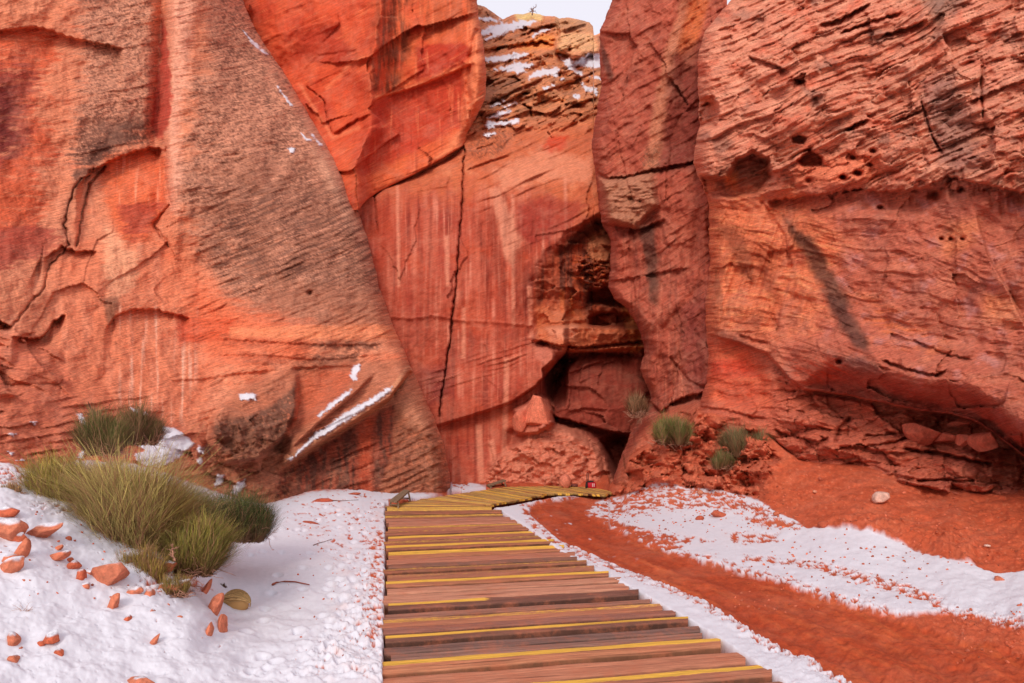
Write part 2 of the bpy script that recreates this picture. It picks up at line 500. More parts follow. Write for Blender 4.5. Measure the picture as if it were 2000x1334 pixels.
def shape_L1(X, Y):
    u, v = strat(X, Y, 12, 14, 160, 3)
    u2, v2 = strat(X, Y, 24, 8, 120, 6)
    low = ss(300, 480, Y)
    d = 0.35 * fbm(X / 160, Y / 160, 4, 1) + 0.10 * fbm(X / 34, Y / 34, 4, 4)
    d += facets(X + 10 * fbm(X / 60, Y / 60, 3, 3), Y + 8 * fbm(X / 60, Y / 60, 3, 6) + .25 * X, 120, 80, .12, 18, .0) * (1 - ss(330, 400, X)) * ss(330, 460, Y)
    var = ss(120, 200, X + 0.2 * Y)
    d += beds(u, v, 13, 0.045, 2, 90) * var * (1 - low) + beds(u2, v2, 12, 0.07, 4, 80) * low * ss(330, 420, X) * (1 - 0.5 * ss(640, 700, Y))
    d += 0.03 * fbm(u / 30, v / 3.2, 3, 6) * (0.4 + 0.6 * ss(300, 380, X))
    # central vertical groove with the red streak
    g = [(322, -60), (318, 50), (310, 200), (305, 270), (318, 330), (322, 420)]
    gd = X - np.interp(Y, [p[1] for p in g], [p[0] for p in g])
    d += 0.5 * np.exp(-(gd / 16) ** 2) * (1 - ss(250, 330, Y))
    d -= 0.9 * ss(-6, 26, gd) * (1 - ss(60, 330, gd)) * (1 - ss(380, 560, Y)) * 0.8
    # arched lips on the far left
    d += under(X, Y, [(-60, 66), (0, 57), (70, 50), (100, 58), (140, 72), (240, 92)], 0.28, 130, 6)
    d += under(X, Y, [(150, 362), (182, 330), (235, 303), (292, 286), (325, 290)], 0.45, 210, 5)
    d += crack(X, Y, [(325, 290), (322, 345), (332, 400), (300, 440), (330, 480)], 0.2, 3)
    d += crack(X, Y, [(182, 330), (150, 358), (133, 400), (126, 440), (135, 480), (95, 520), (88, 560), (45, 610), (20, 640), (-40, 650)], 0.16, 1.8, 7)
    d += crack(X, Y, [(205, 325), (175, 360), (160, 420), (150, 480)], 0.25, 2.2)
    d += under(X, Y, [(85, 505), (120, 480), (150, 490), (190, 488)], 0.3, 40)
    d += under(X, Y, [(25, 655), (60, 660), (85, 656), (105, 625), (128, 612)], 0.5, 60, 4)
    d += under(X, Y, [(205, 645), (225, 615), (255, 603), (300, 602), (350, 614), (372, 620)], 0.28, 90, 4)
    d += under(X, Y, [(60, 545), (80, 500), (84, 480)], 0.3, 60)
    d += under(X, Y, [(-60, 618), (0, 625), (25, 638)], 0.4, 30)
    # lower-left slabs falling to the right, then gentle strata
    us, vs = strat(X, Y, -27, 16, 90, 7)
    d += (beds(us, vs, 24, 0.16, 8, 60) + facets(us + 8 * fbm(X / 30, Y / 30, 3, 3), vs, 90, 40, .45, 17, .03)) * pm(X, Y, [(-700, 640), (60, 650), (118, 690), (140, 770), (-700, 800)], 12)
    ut, vt = strat(X, Y, 9, 8, 90, 8)
    lowl = pm(X, Y, [(-700, 790), (130, 765), (240, 760), (330, 800), (420, 880), (430, 990), (-700, 1010)], 16)
    d += beds(ut, vt, 15, 0.16, 9, 90) * lowl
    # horizontal ledges in the middle
    d += under(X, Y, [(430, 660), (480, 664), (560, 668), (640, 672), (745, 672)], 0.09, 14, 3)
    d += under(X, Y, [(420, 692), (520, 692), (600, 700), (660, 700), (745, 690)], 0.08, 18, 3)
    d += under(X, Y, [(330, 742), (400, 738), (460, 728), (590, 716), (700, 712)], 0.10, 60, 4)
    # brown block with dark front
    blk = pm(X, Y, [(412, 824), (430, 795), (478, 752), (560, 720), (582, 730), (580, 800), (560, 850), (500, 900), (440, 905), (410, 870)], 7, 6 * fbm(X / 25, Y / 25, 3, 2))
    d -= 0.9 * blk * (0.35 + 0.65 * ss(720, 830, Y))
    d += (0.16 * fbm(X / 22, Y / 22, 4, 12) + facets(X, Y + 5 * fbm(X / 15, Y / 15, 3, 4), 34, 24, .16, 11, .0)) * ss(0, 1, blk) * ss(790, 830, Y)
    # ramp: surface above the ledge lies back, the face below drops
    ly = pw(LEDGE, X)
    on = ss(540, 575, X) * (1 - ss(815, 840, X))
    dy = Y - ly
    d -= 0.75 * ss(-110, -2, dy) * (1 - ss(0, 10, dy)) * on
    d += 0.25 * ss(0, 6, dy) * (1 - ss(10, 130, dy)) * on
    ly2 = pw([(560, 880), (620, 825), (690, 768), (740, 720)], X)
    d -= 0.4 * ss(-40, -2, Y - ly2) * (1 - ss(0, 7, Y - ly2)) * ss(560, 600, X) * (1 - ss(700, 745, X))
    # broken rubble rock left of the ramp
    rub = pm(X, Y, [(350, 880), (430, 860), (540, 860), (590, 890), (560, 980), (400, 1000), (330, 960)], 14)
    d += rub * (0.12 * fbm(X / 26, Y / 20, 4, 13) + facets(X + 8 * fbm(X / 18, Y / 18, 3, 2), Y, 60, 30, .28, 9, .02) + .04 * fbm(X / 7, Y / 6, 3, 4))
    low2 = ss(800, 860, Y) * ss(560, 620, X)
    d += low2 * (0.10 * fbm(X / 14, Y / 9, 4, 9) + beds(u2, v2, 14, 0.14, 6, 60))
    d += 0.25 * np.exp(-(((X - 605) / 5) ** 2 + ((Y - 572) / 5) ** 2))
    d += crack(X, Y, [(800, 722), (790, 745), (770, 770)], 0.2, 2)
    return d


def paint_L1(X, Y):
    u, v = strat(X, Y, 10, 14, 160, 3)
    u2, v2 = strat(X, Y, 24, 8, 120, 6)
    p = Paint(X.shape, c(210, 118, 82))
    big = fbm(X / 130, Y / 130, 4, 2)
    mid = fbm(X / 30, Y / 22, 4, 5)
    p.mix(ss(-.2, .6, big), c(222, 135, 98), .7)
    p.mix(ss(.1, .7, fbm(X / 60, Y / 45, 4, 8)), c(206, 92, 56), .7)
    p.mix(ss(.05, .45, fbm(X / 26, Y / 120, 4, 17)) * (1 - ss(380, 460, X)) * ss(300, 480, Y), c(236, 156, 120), .45)
    p.mix(ss(.2, .5, fbm(X / 14, Y / 90, 4, 13)) * (1 - ss(380, 460, X)) * ss(300, 480, Y), c(168, 72, 48), .4)
    hs = 34 * fbm(X / 70, Y / 6, 4, 7) + 14 * fbm(X / 20, Y / 12, 4, 3)                     # ragged, mostly horizontal edges
    # saturated orange and oxblood varnish on the far left
    p.mix(pm(X, Y, [(-700, 60), (0, 58), (95, 62), (112, 100), (100, 130), (80, 150), (70, 200), (75, 235), (100, 250), (115, 300), (75, 330),
                    (90, 400), (60, 470), (-700, 560)], 9, hs), c(200, 84, 50))
    p.mix(pm(X, Y, [(-700, 120), (0, 128), (50, 120), (72, 150), (60, 190), (48, 230), (60, 262), (45, 300), (0, 330), (-700, 340)], 12, hs), c(150, 56, 42), .85)
    p.mix(pm(X, Y, [(-700, 150), (0, 160), (30, 170), (34, 240), (20, 300), (-700, 320)], 14, hs), c(116, 44, 38), .8)
    p.mix(pm(X, Y, [(-700, 440), (0, 448), (70, 440), (128, 456), (110, 490), (60, 510), (0, 530), (-700, 540)], 7, hs * .6), c(160, 60, 44), .85)
    p.mix(ss(.05, .5, fbm(X / 50, Y / 9, 4, 12)) * (1 - ss(60, 200, X)) * (1 - ss(380, 480, Y)), c(226, 130, 90), .6)
    # speckled desert varnish
    sp = speckle(u, v * 1.6, 5.0, 3) * .6 + .75 * speckle(u / 2.2, v * 1.3, 6.0, 15)
    reg1 = pm(X, Y, [(100, -700), (160, -20), (150, 60), (165, 140), (150, 220), (140, 290), (150, 345), (200, 320), (292, 250), (305, 130), (305, -700)], 20, 1.2 * hs)
    reg2 = pm(X, Y, [(385, -700), (400, 0), (405, 100), (372, 190), (365, 300), (345, 380), (380, 440), (400, 520), (470, 600), (620, 640), (720, 600),
                     (750, 560), (735, 470), (700, 370), (640, 260), (580, 160), (500, 20), (470, -700)], 22, 60 * fbm(X / 80, Y / 26, 5, 2, .6))
    dens = np.clip(reg1 * (.75 + .5 * ss(180, 290, Y)) + reg2 * (.75 + .35 * fbm(X / 90, Y / 60, 3, 4)), 0, 1.2)
    p.mix(np.maximum(reg1, reg2), c(196, 128, 98), .75)
    p.mix(1 - ss(-.35, .2, sp + .5 - dens * .66), c(104, 56, 42), .86)
    p.mix(ss(.15, .5, speckle(X, Y, 4, 9)) * np.clip(dens, 0, 1), c(226, 150, 118), .5)
    dk = pm(X, Y, [(395, 340), (500, 300), (640, 330), (730, 470), (752, 570), (700, 640), (560, 620), (470, 560), (400, 470)], 50, 1.6 * hs)
    p.mix(dk * ss(-.5, .25, fbm(u2 / 90, v2 / 9, 4, 11)), c(124, 70, 50), .62)
    p.mix(pm(X, Y, [(610, 210), (650, 300), (720, 450), (745, 560), (730, 560), (690, 450), (620, 320), (585, 220)], 10, 12 * mid), c(206, 140, 108), .6)
    # dark crossbeds on the bulge
    ln = ss(.0, .3, fbm(u2 / 70, v2 / 4.2, 3, 8) + .12 * fbm(X / 60, Y / 40, 3, 9)) * ss(330, 400, Y) * (1 - ss(560, 640, Y)) * ss(380, 450, X)
    p.mix(ln, c(92, 50, 38), .8)
    p.mix(reg1 * ss(210, 260, Y) * ss(-.3, .3, mid) * ss(170, 200, X), c(86, 48, 38), .7)
    # pale pink band right of the groove, red streak
    p.mix(pm(X, Y, [(330, -100), (385, -100), (372, 120), (350, 240), (352, 330), (345, 420), (322, 400), (326, 250), (330, 60)], 14, hs * .5), c(228, 150, 118), .85)
    p.mix(pm(X, Y, [(318, 30), (326, 60), (332, 130), (336, 200), (326, 250), (318, 272), (304, 262), (294, 235), (304, 180), (312, 110)], 4, 9 * fbm(X / 12, Y / 14, 3, 3)), c(184, 62, 44), .92)
    # smooth orange panel under the arch
    p.mix(pm(X, Y, [(205, 305), (290, 288), (322, 300), (330, 400), (290, 470), (240, 480), (215, 420), (195, 350)], 10, hs * .3), c(214, 96, 56), .95)
    st = ss(.1, .5, fbm(X / 9, Y / 120, 3, 9))
    p.mix(st * pm(X, Y, [(225, 296), (318, 290), (318, 400), (225, 400)], 10), c(238, 150, 112), .75)
    p.mix(pm(X, Y, [(238, 400), (292, 392), (318, 400), (285, 455), (262, 470), (242, 450)], 9, hs * .7), c(168, 62, 44), .8)
    # dark varnish along the ledge above the panel
    p.mix(pm(X, Y, [(150, 345), (180, 280), (250, 230), (295, 240), (290, 284), (235, 300), (182, 330)], 14, hs * .7) * ss(-.45, .2, speckle(u, v, 6, 4)), c(88, 50, 38), .85)
    p.mix(crack(X, Y, [(182, 330), (150, 358), (133, 400), (126, 440), (135, 480), (95, 520)], 1, 9), c(130, 68, 48), .6)
    # salmon middle with pale dripping streaks
    sal = pm(X, Y, [(100, 480), (330, 480), (420, 560), (470, 640), (440, 700), (410, 800), (250, 860), (120, 800)], 30)
    p.mix(sal, c(222, 112, 74), .55)
    st2 = ss(.05, .5, fbm(X / 10, Y / 160, 4, 11))
    p.mix(st2 * pm(X, Y, [(235, 600), (390, 605), (385, 700), (360, 830), (235, 830)], 18, 12 * mid), c(244, 172, 138), .9)
    p.mix(pm(X, Y, [(345, 612), (450, 622), (465, 650), (400, 672), (350, 670)], 10, hs * .3), c(196, 70, 42), .85)
    p.mix(pm(X, Y, [(205, 440), (235, 470), (270, 500), (262, 560), (225, 590), (205, 560)], 8, hs * .5), c(236, 158, 116), .7)
    p.mix(pm(X, Y, [(205, 582), (235, 578), (232, 600), (212, 635), (205, 610)], 4, 5 * mid), c(128, 78, 56), .75)
    # darker stained row
    sp2 = speckle(X, Y, 7, 6)
    for a in ([(430, 655), (520, 660), (525, 680), (440, 678)], [(560, 666), (700, 668), (745, 672), (740, 684), (560, 680)],
              [(470, 690), (560, 697), (562, 718), (470, 712)], [(580, 695), (700, 690), (692, 724), (582, 728)]):
        p.mix(pm(X, Y, a, 5, 12 * fbm(X / 16, Y / 9, 3, 4)) * ss(-.6, .1, sp2), c(104, 56, 42), .85)
    p.mix(pm(X, Y, [(480, 602), (560, 640), (740, 645), (770, 640), (720, 560), (560, 560)], 20), c(176, 104, 76), .6)
    p.mix(pm(X, Y, [(380, 560), (480, 600), (620, 640), (600, 700), (470, 730), (400, 700), (360, 620)], 24, hs * .8), c(218, 96, 58), .6)
    p.mix(pm(X, Y, [(450, 640), (740, 634), (790, 645), (780, 662), (600, 664), (450, 656)], 5, hs * .2), c(230, 128, 84), .8)
    # lower rock
    p.mix(pm(X, Y, [(412, 824), (430, 795), (478, 752), (560, 720), (640, 705), (800, 705), (830, 780), (885, 970), (540, 990), (340, 960), (360, 890)], 12, 10 * mid), c(176, 96, 66), .85)
    p.mix(pm(X, Y, [(582, 730), (690, 715), (700, 720), (680, 760), (620, 810), (560, 850), (575, 790)], 10, 12 * mid), c(190, 88, 56), .85)
    vs = ss(-.15, .35, fbm(X / 11, Y / 60, 4, 7) + .4 * speckle(X, Y, 7, 9))
    p.mix(pm(X, Y, [(412, 830), (500, 808), (560, 770), (578, 745), (576, 820), (540, 880), (480, 905), (430, 885)], 5, 6 * mid) * ss(-.55, .1, sp2 + .3 * vs), c(92, 52, 38), .9)
    face = pm(X, Y, [(540, 925), (600, 890), (660, 855), (720, 815), (770, 790), (765, 880), (740, 955), (530, 990)], 5, 4 * mid)
    p.mix(pm(X, Y, [(430, 790), (600, 860), (770, 770), (840, 800), (885, 970), (520, 1000), (400, 930)], 24, 14 * mid) * ss(-.4, .3, fbm(u2 / 60, v2 / 10, 4, 15)), c(120, 68, 48), .55)
    p.mix(face, c(160, 62, 40), .8)
    p.mix(face * np.clip(vs + .25 + .5 * ss(-.1, .3, fbm(X / 50, Y / 60, 3, 5)), 0, 1), c(78, 42, 32), .88)
    p.mix(face * pm(X, Y, [(702, 810), (728, 800), (730, 960), (700, 960)], 8), c(186, 74, 44), .8)
    p.mix(ss(790, 850, Y) * ss(740, 800, X) * ss(-.2, .4, sp2), c(112, 64, 46), .7)
    p.mix(pm(X, Y, [(800, 725), (826, 760), (850, 850), (800, 830), (770, 790)], 8, 8 * mid), c(196, 122, 88), .6)
    p.mix(ldist(X, Y, LEDGE) < 9, c(200, 128, 90), .6)
    p.mix(ss(.2, .5, fbm(u2 / 40, v2 / 5, 3, 13)) * ss(860, 900, Y) * ss(560, 600, X), c(206, 126, 92), .5)
    # left base: pink layered rock
    low = pm(X, Y, [(-700, 640), (60, 650), (130, 700), (150, 780), (300, 800), (400, 860), (420, 1000), (-700, 1010)], 14)
    p.mix(low, c(204, 100, 68), .7)
    p.mix(low * ss(-.1, .5, fbm(X / 50, Y / 5, 4, 4)), c(176, 84, 62), .6)
    p.mix(pm(X, Y, [(340, 880), (430, 860), (540, 860), (590, 890), (560, 990), (380, 1010), (250, 930)], 18) * ss(-.35, .25, sp2), c(160, 92, 62), .6)
    snow = snowmask(X, Y, SNOW_L1, 5)
    p.mix(snow, SNOWC)
    return p, snow


# ---- upper-left red wall -------------------------------------------
L2_R = [(-700, 900), (-40, 925), (0, 932), (30, 934), (60, 940), (100, 946), (150, 950), (190, 948), (215, 938), (240, 925), (265, 915), (286, 903),
        (300, 880), (340, 810), (375, 738), (392, 715), (410, 700)]
L2_Q = TPS([(520, 0, .0445), (700, 0, .0455), (940, 0, .0458), (940, 200, .0472), (700, 380, .0506), (900, 290, .0467), (550, 200, .045),
            (810, 340, .0487), (450, 400, .048), (700, -600, .038), (950, -600, .038)])


def shape_L2(X, Y):
    u, v = strat(X, Y, 26, 8, 150, 2)
    d = 0.5 * fbm(X / 120, Y / 150, 4, 3) + 0.06 * fbm(X / 20, Y / 20, 3, 5)
    # buttress corner dividing the two faces
    ex = pw([(-100, 745), (0, 742), (150, 725), (250, 722), (330, 690), (400, 700)], Y)
    d -= 1.1 * np.exp(-np.abs(X - ex - 8 * fbm(Y / 40, X / 200, 3, 4)) / 38) * (X > 0)
    d += 0.7 * ss(0, 40, X - ex) * (1 - ss(40, 220, X - ex))
    d += beds(u, v, 30, 0.05, 5, 120)
    d += crack(X, Y, [(600, 170), (632, 195), (640, 235), (650, 262)], 0.14, 1.8)
    d += crack(X, Y, [(585, 150), (620, 110), (690, 100)], 0.06, 3)
    d += under(X, Y, [(735, 190), (800, 172), (860, 150), (930, 118)], 0.25, 90, 5)
    d += under(X, Y, [(650, 260), (690, 235), (725, 220)], 0.3, 60, 4)
    d += crack(X, Y, [(930, 60), (918, 110), (912, 170), (922, 235)], 0.3, 5)
    d -= 0.5 * pm(X, Y, [(905, 120), (950, 110), (955, 200), (915, 250)], 10)
    d += 0.03 * fbm(X / 7, Y / 90, 3, 8)
    d += facets(u + 14 * fbm(X / 40, Y / 40, 3, 3), v, 150, 70, .35, 14, .0)
    return d


def paint_L2(X, Y):
    u, v = strat(X, Y, 26, 8, 150, 2)
    ex = pw([(-100, 745), (0, 742), (150, 725), (250, 722), (330, 690), (400, 700)], Y)
    p = Paint(X.shape, c(202, 78, 46))
    p.mix(ss(-.2, .6, fbm(X / 80, Y / 70, 4, 1)), c(216, 100, 62), .8)
    p.mix(ss(.0, .5, fbm(X / 46, Y / 60, 4, 2)), c(178, 58, 36), .6)
    p.mix(ss(10, 50, X - ex) * (1 - ss(.0, .6, fbm(X / 60, Y / 50, 3, 4))), c(214, 104, 60), .6)
    # dark red blocks
    p.mix(pm(X, Y, [(812, 92), (900, 82), (925, 95), (905, 125), (860, 142), (815, 158)], 5, 8 * fbm(X / 20, Y / 20, 3, 2)), c(176, 50, 32), .9)
    p.mix(pm(X, Y, [(740, 190), (850, 150), (905, 140), (900, 250), (860, 270), (700, 350), (690, 300)], 8, 10 * fbm(X / 30, Y / 30, 3, 2)), c(184, 58, 38), .85)
    p.mix(pm(X, Y, [(570, 60), (650, 50), (700, 120), (640, 130), (580, 110)], 14, 12 * fbm(X / 30, Y / 20, 3, 2)), c(172, 54, 36), .7)
    # brown-black streaks near the corner and at the top
    st = ss(-.3, .2, fbm(X / 9, Y / 60, 4, 6))
    p.mix(st * pm(X, Y, [(735, -60), (810, -60), (800, 90), (770, 190), (725, 180), (728, 90)], 12, 12 * fbm(X / 15, Y / 15, 3, 1)), c(96, 48, 30), .8)
    p.mix(st * pm(X, Y, [(800, -700), (930, -700), (930, 60), (820, 70)], 20), c(140, 74, 48), .45)
    st2 = ss(.1, .5, fbm(X / 7, Y / 140, 4, 9))
    p.mix(st2 * ss(0, 60, X - ex) * ss(120, 260, Y), c(140, 50, 34), .55)
    p.mix(ss(.2, .6, fbm(X / 8, Y / 140, 3, 12)) * ss(0, 30, X - ex), c(232, 130, 88), .6)
    # pale edges
    p.mix(pm(X, Y, [(925, -60), (960, -60), (960, 215), (905, 290), (850, 310), (905, 245), (915, 150)], 8, 8 * fbm(X / 20, Y / 20, 3, 5)), c(228, 132, 90), .8)
    p.mix(crack(X, Y, [(735, 190), (800, 172), (860, 150), (925, 120)], 1, 3), c(236, 138, 92), .8)
    p.mix(crack(X, Y, [(640, 170), (690, 120), (725, 110)], 1, 4) + crack(X, Y, [(585, 165), (650, 270), (700, 250)], 1, 4), c(236, 134, 92), .6)
    p.mix(ss(.25, .6, fbm(u / 60, v / 5, 3, 3)), c(236, 130, 84), .45)
    p.mix(1 - ss(0, 18, np.abs(X - pw([(-100, 742), (0, 740), (150, 722), (250, 716), (330, 690), (400, 700)], Y))), c(196, 86, 52), .4)
    return p, np.zeros(X.shape)


# ---- centre wall, alcove and far rim --------------------------------
SKYL = [(860, 8), (925, 8), (945, 12), (960, 22), (982, 38), (990, 34), (1003, 28), (1012, 27), (1020, 28), (1035, 24), (1055, 28), (1062, 31), (1085, 32),
        (1092, 36), (1110, 34), (1135, 39), (1152, 44), (1160, 54), (1157, 63), (1153, 70), (1165, 68), (1174, 63), (1200, 58), (1300, 55)]
C_Q = TPS([(900, 945, .053), (1000, 945, .0525), (1150, 942, .052), (1250, 945, .051), (700, 945, .054), (900, 700, .0515), (1100, 700, .051), (900, 400, .049),
           (1150, 400, .0485), (750, 600, .0525), (1050, 320, .0465), (950, 280, .0462), (1180, 280, .045), (980, 180, .0395), (1150, 180, .0385),
           (1000, 115, .035), (1150, 110, .034), (1000, 40, .029), (1100, 50, .0295), (1200, 70, .029), (700, 300, .0475), (700, 30, .04),
           (1250, 700, .048), (1250, 400, .0475), (700, 120, .042), (850, 150, .040), (780, 240, .0435), (840, 260, .0440)])
SNOW_C = [[(925, 33), (945, 32), (975, 38), (982, 42), (960, 42), (925, 40)],
          [(925, 66), (960, 50), (990, 45), (1020, 40), (1050, 40), (1035, 50), (1000, 60), (955, 78), (944, 80), (962, 66), (925, 74)],
          [(1040, 68), (1058, 55), (1075, 57), (1052, 66), (1042, 74)],
          [(943, 113), (975, 110), (1005, 103), (1032, 104), (1028, 109), (1000, 117), (962, 122), (943, 119)],
          [(960, 136), (985, 130), (1005, 122), (1030, 122), (1046, 126), (1040, 132), (1020, 134), (1028, 140), (1012, 145), (1000, 140), (975, 138)],
          [(1028, 152), (1045, 140), (1062, 134), (1095, 132), (1090, 150), (1070, 146), (1048, 150), (1034, 156)],
          [(1086, 104), (1105, 112), (1125, 118), (1150, 105), (1175, 106), (1175, 132), (1158, 134), (1140, 128), (1120, 130), (1142, 146), (1130, 147), (1112, 134), (1100, 120)],
          [(1150, 149), (1175, 150), (1175, 156), (1160, 154)], [(1060, 172), (1085, 163), (1082, 168), (1062, 177)], [(1092, 155), (1100, 154), (1098, 160)],
          [(1133, 160), (1148, 170), (1166, 172), (1165, 186), (1158, 178), (1144, 178), (1136, 168)], [(1120, 186), (1132, 184), (1133, 192), (1121, 192)],
          [(958, 207), (984, 195), (988, 197), (966, 210)], [(982, 208), (1008, 198), (1010, 204), (986, 212)],
          [(951, 230), (975, 217), (1000, 216), (990, 224), (962, 232)], [(946, 250), (950, 236), (970, 238), (985, 236), (1015, 230), (1012, 240), (985, 245), (962, 250), (952, 252)],
          [(940, 265), (948, 260), (968, 260), (955, 267)]]


def shape_C(X, Y):
    u, v = strat(X, Y, 24, 10, 120, 2)
    far = 1 - ss(190, 300, Y + .12 * (X - 1050))
    low = ss(300, 380, Y)
    d = 0.22 * fbm(X / 110, Y / 150, 4, 2) * low + 0.9 * fbm(X / 60, Y / 28, 4, 6) * far
    d += beds(u, v, 26, 0.7, 3, 80) * far + beds(u, v, 9, 0.25, 7, 60) * far
    d += 0.25 * fbm(u / 22, v / 6, 4, 9) * far
    d += beds(u, v, 20, 0.14, 8, 90) * (1 - far) * (1 - ss(420, 520, Y)) * ss(900, 960, X)
    d += 0.04 * fbm(X / 12, Y / 14, 3, 6) + 0.02 * fbm(X / 6, Y / 70, 3, 9) * low
    d += facets(X + 12 * fbm(X / 40, Y / 40, 3, 3), Y, 90, 140, .09, 21, .0) * low * (Y < 950) + facets(u, v, 60, 26, .9, 22, .0) * far + facets(u, v, 22, 11, .3, 23, .0) * far
    # stepped rim blocks
    rim = pm(X, Y, [(1084, 20), (1165, 30), (1168, 60), (1175, 105), (1120, 112), (1085, 100), (1090, 60)], 4)
    d -= 1.5 * rim
    d += crack(X, Y, [(1088, 30), (1090, 60), (1092, 85)], 1.6, 2.0) + crack(X, Y, [(1062, 28), (1060, 45)], 1.0, 2)
    d += 0.7 * (np.exp(-(((X - 1112) / 4) ** 2 + ((Y - 98) / 4) ** 2)) + np.exp(-(((X - 1129) / 5) ** 2 + ((Y - 97) / 5) ** 2)))
    d += under(X, Y, [(925, 100), (1000, 86), (1060, 78), (1085, 88)], 1.2, 22, 4) * 1.0
    d += under(X, Y, [(1010, 72), (1050, 52), (1085, 45)], 1.0, 14, 3)
    d += under(X, Y, [(995, 210), (1020, 180), (1040, 176)], 0.7, 18, 3)
    d += crack(X, Y, [(1024, 205), (1036, 212), (1038, 228)], 0.8, 2.5)
    # long crack and the diagonal joint
    d += crack(X, Y, [(908, 292), (905, 330), (903, 400), (896, 480), (890, 560), (884, 610), (880, 660), (872, 710), (866, 750), (858, 812)], 0.45, 1.5, 4)
    d += crack(X, Y, [(730, 382), (745, 368), (820, 340), (880, 308), (905, 288)], 0.4, 2.5, 2)
    d += crack(X, Y, [(730, 380), (734, 410), (738, 450)], 0.2, 1.5)
    d += under(X, Y, [(910, 330), (960, 312), (1000, 300)], 0.2, 12)
    d += under(X, Y, [(720, 612), (800, 618), (850, 612), (900, 622), (960, 625), (1040, 632)], -0.12, 12, 3)
    # drapery fold
    fx = pw([(330, 960), (400, 975), (470, 985), (560, 1000), (640, 995), (720, 990)], Y)
    d -= 0.4 * np.exp(-((X - fx) / 24) ** 2) * ss(330, 420, Y) * (1 - ss(640, 740, Y))
    d += 0.3 * np.exp(-((X - fx + 32) / 14) ** 2) * ss(380, 450, Y) * (1 - ss(560, 700, Y))
    # overhanging diagonal slab (800,760) -> (1105,685)
    ly = pw([(760, 800), (850, 830), (950, 800), (1000, 782), (1045, 752), (1080, 715), (1105, 686), (1110, 670)], X)
    on = ss(800, 900, X) * (1 - ss(1100, 1112, X))
    dy = Y - ly
    d -= (0.35 + 0.8 * ss(1000, 1090, X)) * ss(-120, -6, dy) * (1 - ss(0, 6, dy)) * on
    d += (0.2 + 1.8 * ss(1040, 1085, X)) * ss(0, 7, dy) * (1 - ss(20, 120, dy)) * on
    uu, vv = strat(X, Y, 17, 5, 100, 5)
    d += beds(uu, vv, 9, 0.12, 4, 90) * pm(X, Y, [(800, 770), (850, 720), (1040, 655), (1105, 684), (1000, 720), (850, 790)], 10)
    # alcove (upper)
    al = pm(X, Y, [(1046, 664), (1038, 600), (1046, 545), (1075, 495), (1130, 452), (1175, 428), (1320, 420), (1320, 690), (1110, 690)], 20, 8 * fbm(X / 20, Y / 20, 3, 1))
    d += al * (0.3 + 1.1 * ss(1050, 1200, X))
    d += al * (0.14 * fbm(X / 14, Y / 14, 4, 7) + facets(X + 6 * fbm(X / 14, Y / 14, 3, 1), Y, 44, 22, .4, 19, .0))
    kb = pm(X, Y, [(1130, 500), (1190, 500), (1200, 560), (1150, 560), (1118, 530)], 8)
    d -= kb * (0.5 + 0.7 * fbm(X / 11, Y / 6, 4, 3))
    d += 1.2 * pm(X, Y, [(1152, 568), (1200, 560), (1235, 580), (1215, 598), (1150, 590)], 6, 3 * fbm(X / 9, Y / 9, 3, 3))
    d += 1.0 * pm(X, Y, [(1150, 618), (1175, 610), (1228, 614), (1230, 626), (1180, 640), (1150, 634)], 4, 3 * fbm(X / 9, Y / 9, 3, 3))
    d -= 1.1 * pm(X, Y, [(1040, 664), (1050, 640), (1120, 636), (1255, 640), (1262, 680), (1120, 686)], 5) * (0.5 + 0.5 * ss(1040, 1100, X))
    d += under(X, Y, [(1048, 662), (1090, 672), (1140, 676), (1210, 668), (1262, 662)], 1.0, 14, 4)
    d += under(X, Y, [(1100, 688), (1160, 686), (1240, 688)], 0.8, 60, 4)
    # lower alcove wall and slot
    lo = pm(X, Y, [(1084, 690), (1300, 690), (1300, 950), (1180, 950), (1170, 880), (1084, 820), (1080, 760)], 7, 3 * fbm(X / 20, Y / 20, 3, 1))
    d += lo * (0.6 + facets(X + 8 * fbm(X / 20, Y / 20, 3, 1), Y, 90, 40, .4, 20, .0))
    d += 1.4 * pm(X, Y, [(1062, 722), (1092, 698), (1125, 700), (1095, 735), (1078, 782), (1068, 770)], 6, 2 * fbm(X / 9, Y / 9, 3, 3))
    d += under(X, Y, [(1075, 800), (1085, 812), (1130, 824), (1180, 838), (1225, 848)], 1.3, 34, 4)
    d += crack(X, Y, [(1072, 775), (1080, 800), (1086, 830)], 0.6, 2.2)
    d += under(X, Y, [(1105, 730), (1150, 712), (1190, 700)], 0.3, 30, 4) + under(X, Y, [(1110, 802), (1140, 795), (1190, 800)], 0.2, 24, 4)
    d += 2.6 * pm(X, Y, [(1175, 862), (1210, 850), (1260, 850), (1260, 945), (1205, 930)], 10)
    # pale boulders leaning on the wall and rubble fan
    rb = pm(X, Y, [(945, 952), (960, 905), (1005, 868), (1060, 830), (1120, 830), (1170, 870), (1195, 930), (1200, 960)], 10, 5 * fbm(X / 14, Y / 14, 3, 8))
    d -= rb * 0.3
    d += rb * (0.18 * fbm(X / 18, Y / 14, 4, 5) + facets(X + 6 * fbm(X / 12, Y / 12, 3, 2), Y, 36, 22, .30, 7, .03) + facets(X, Y + 4 * fbm(X / 8, Y / 8, 3, 4), 12, 8, .10, 8, .0))
    bo = pm(X, Y, [(1026, 790), (1050, 770), (1074, 778), (1082, 826), (1050, 846), (1010, 850), (1004, 800)], 5)
    d -= bo * (0.6 + 0.004 * (X - 1000)) + 0.25 * pm(X, Y, [(1040, 800), (1065, 780), (1078, 826), (1052, 830)], 3)
    d += 0.4 * np.exp(-(((X - 1000) / 12) ** 2)) * ss(830, 850, Y) * (1 - rb)
    return d


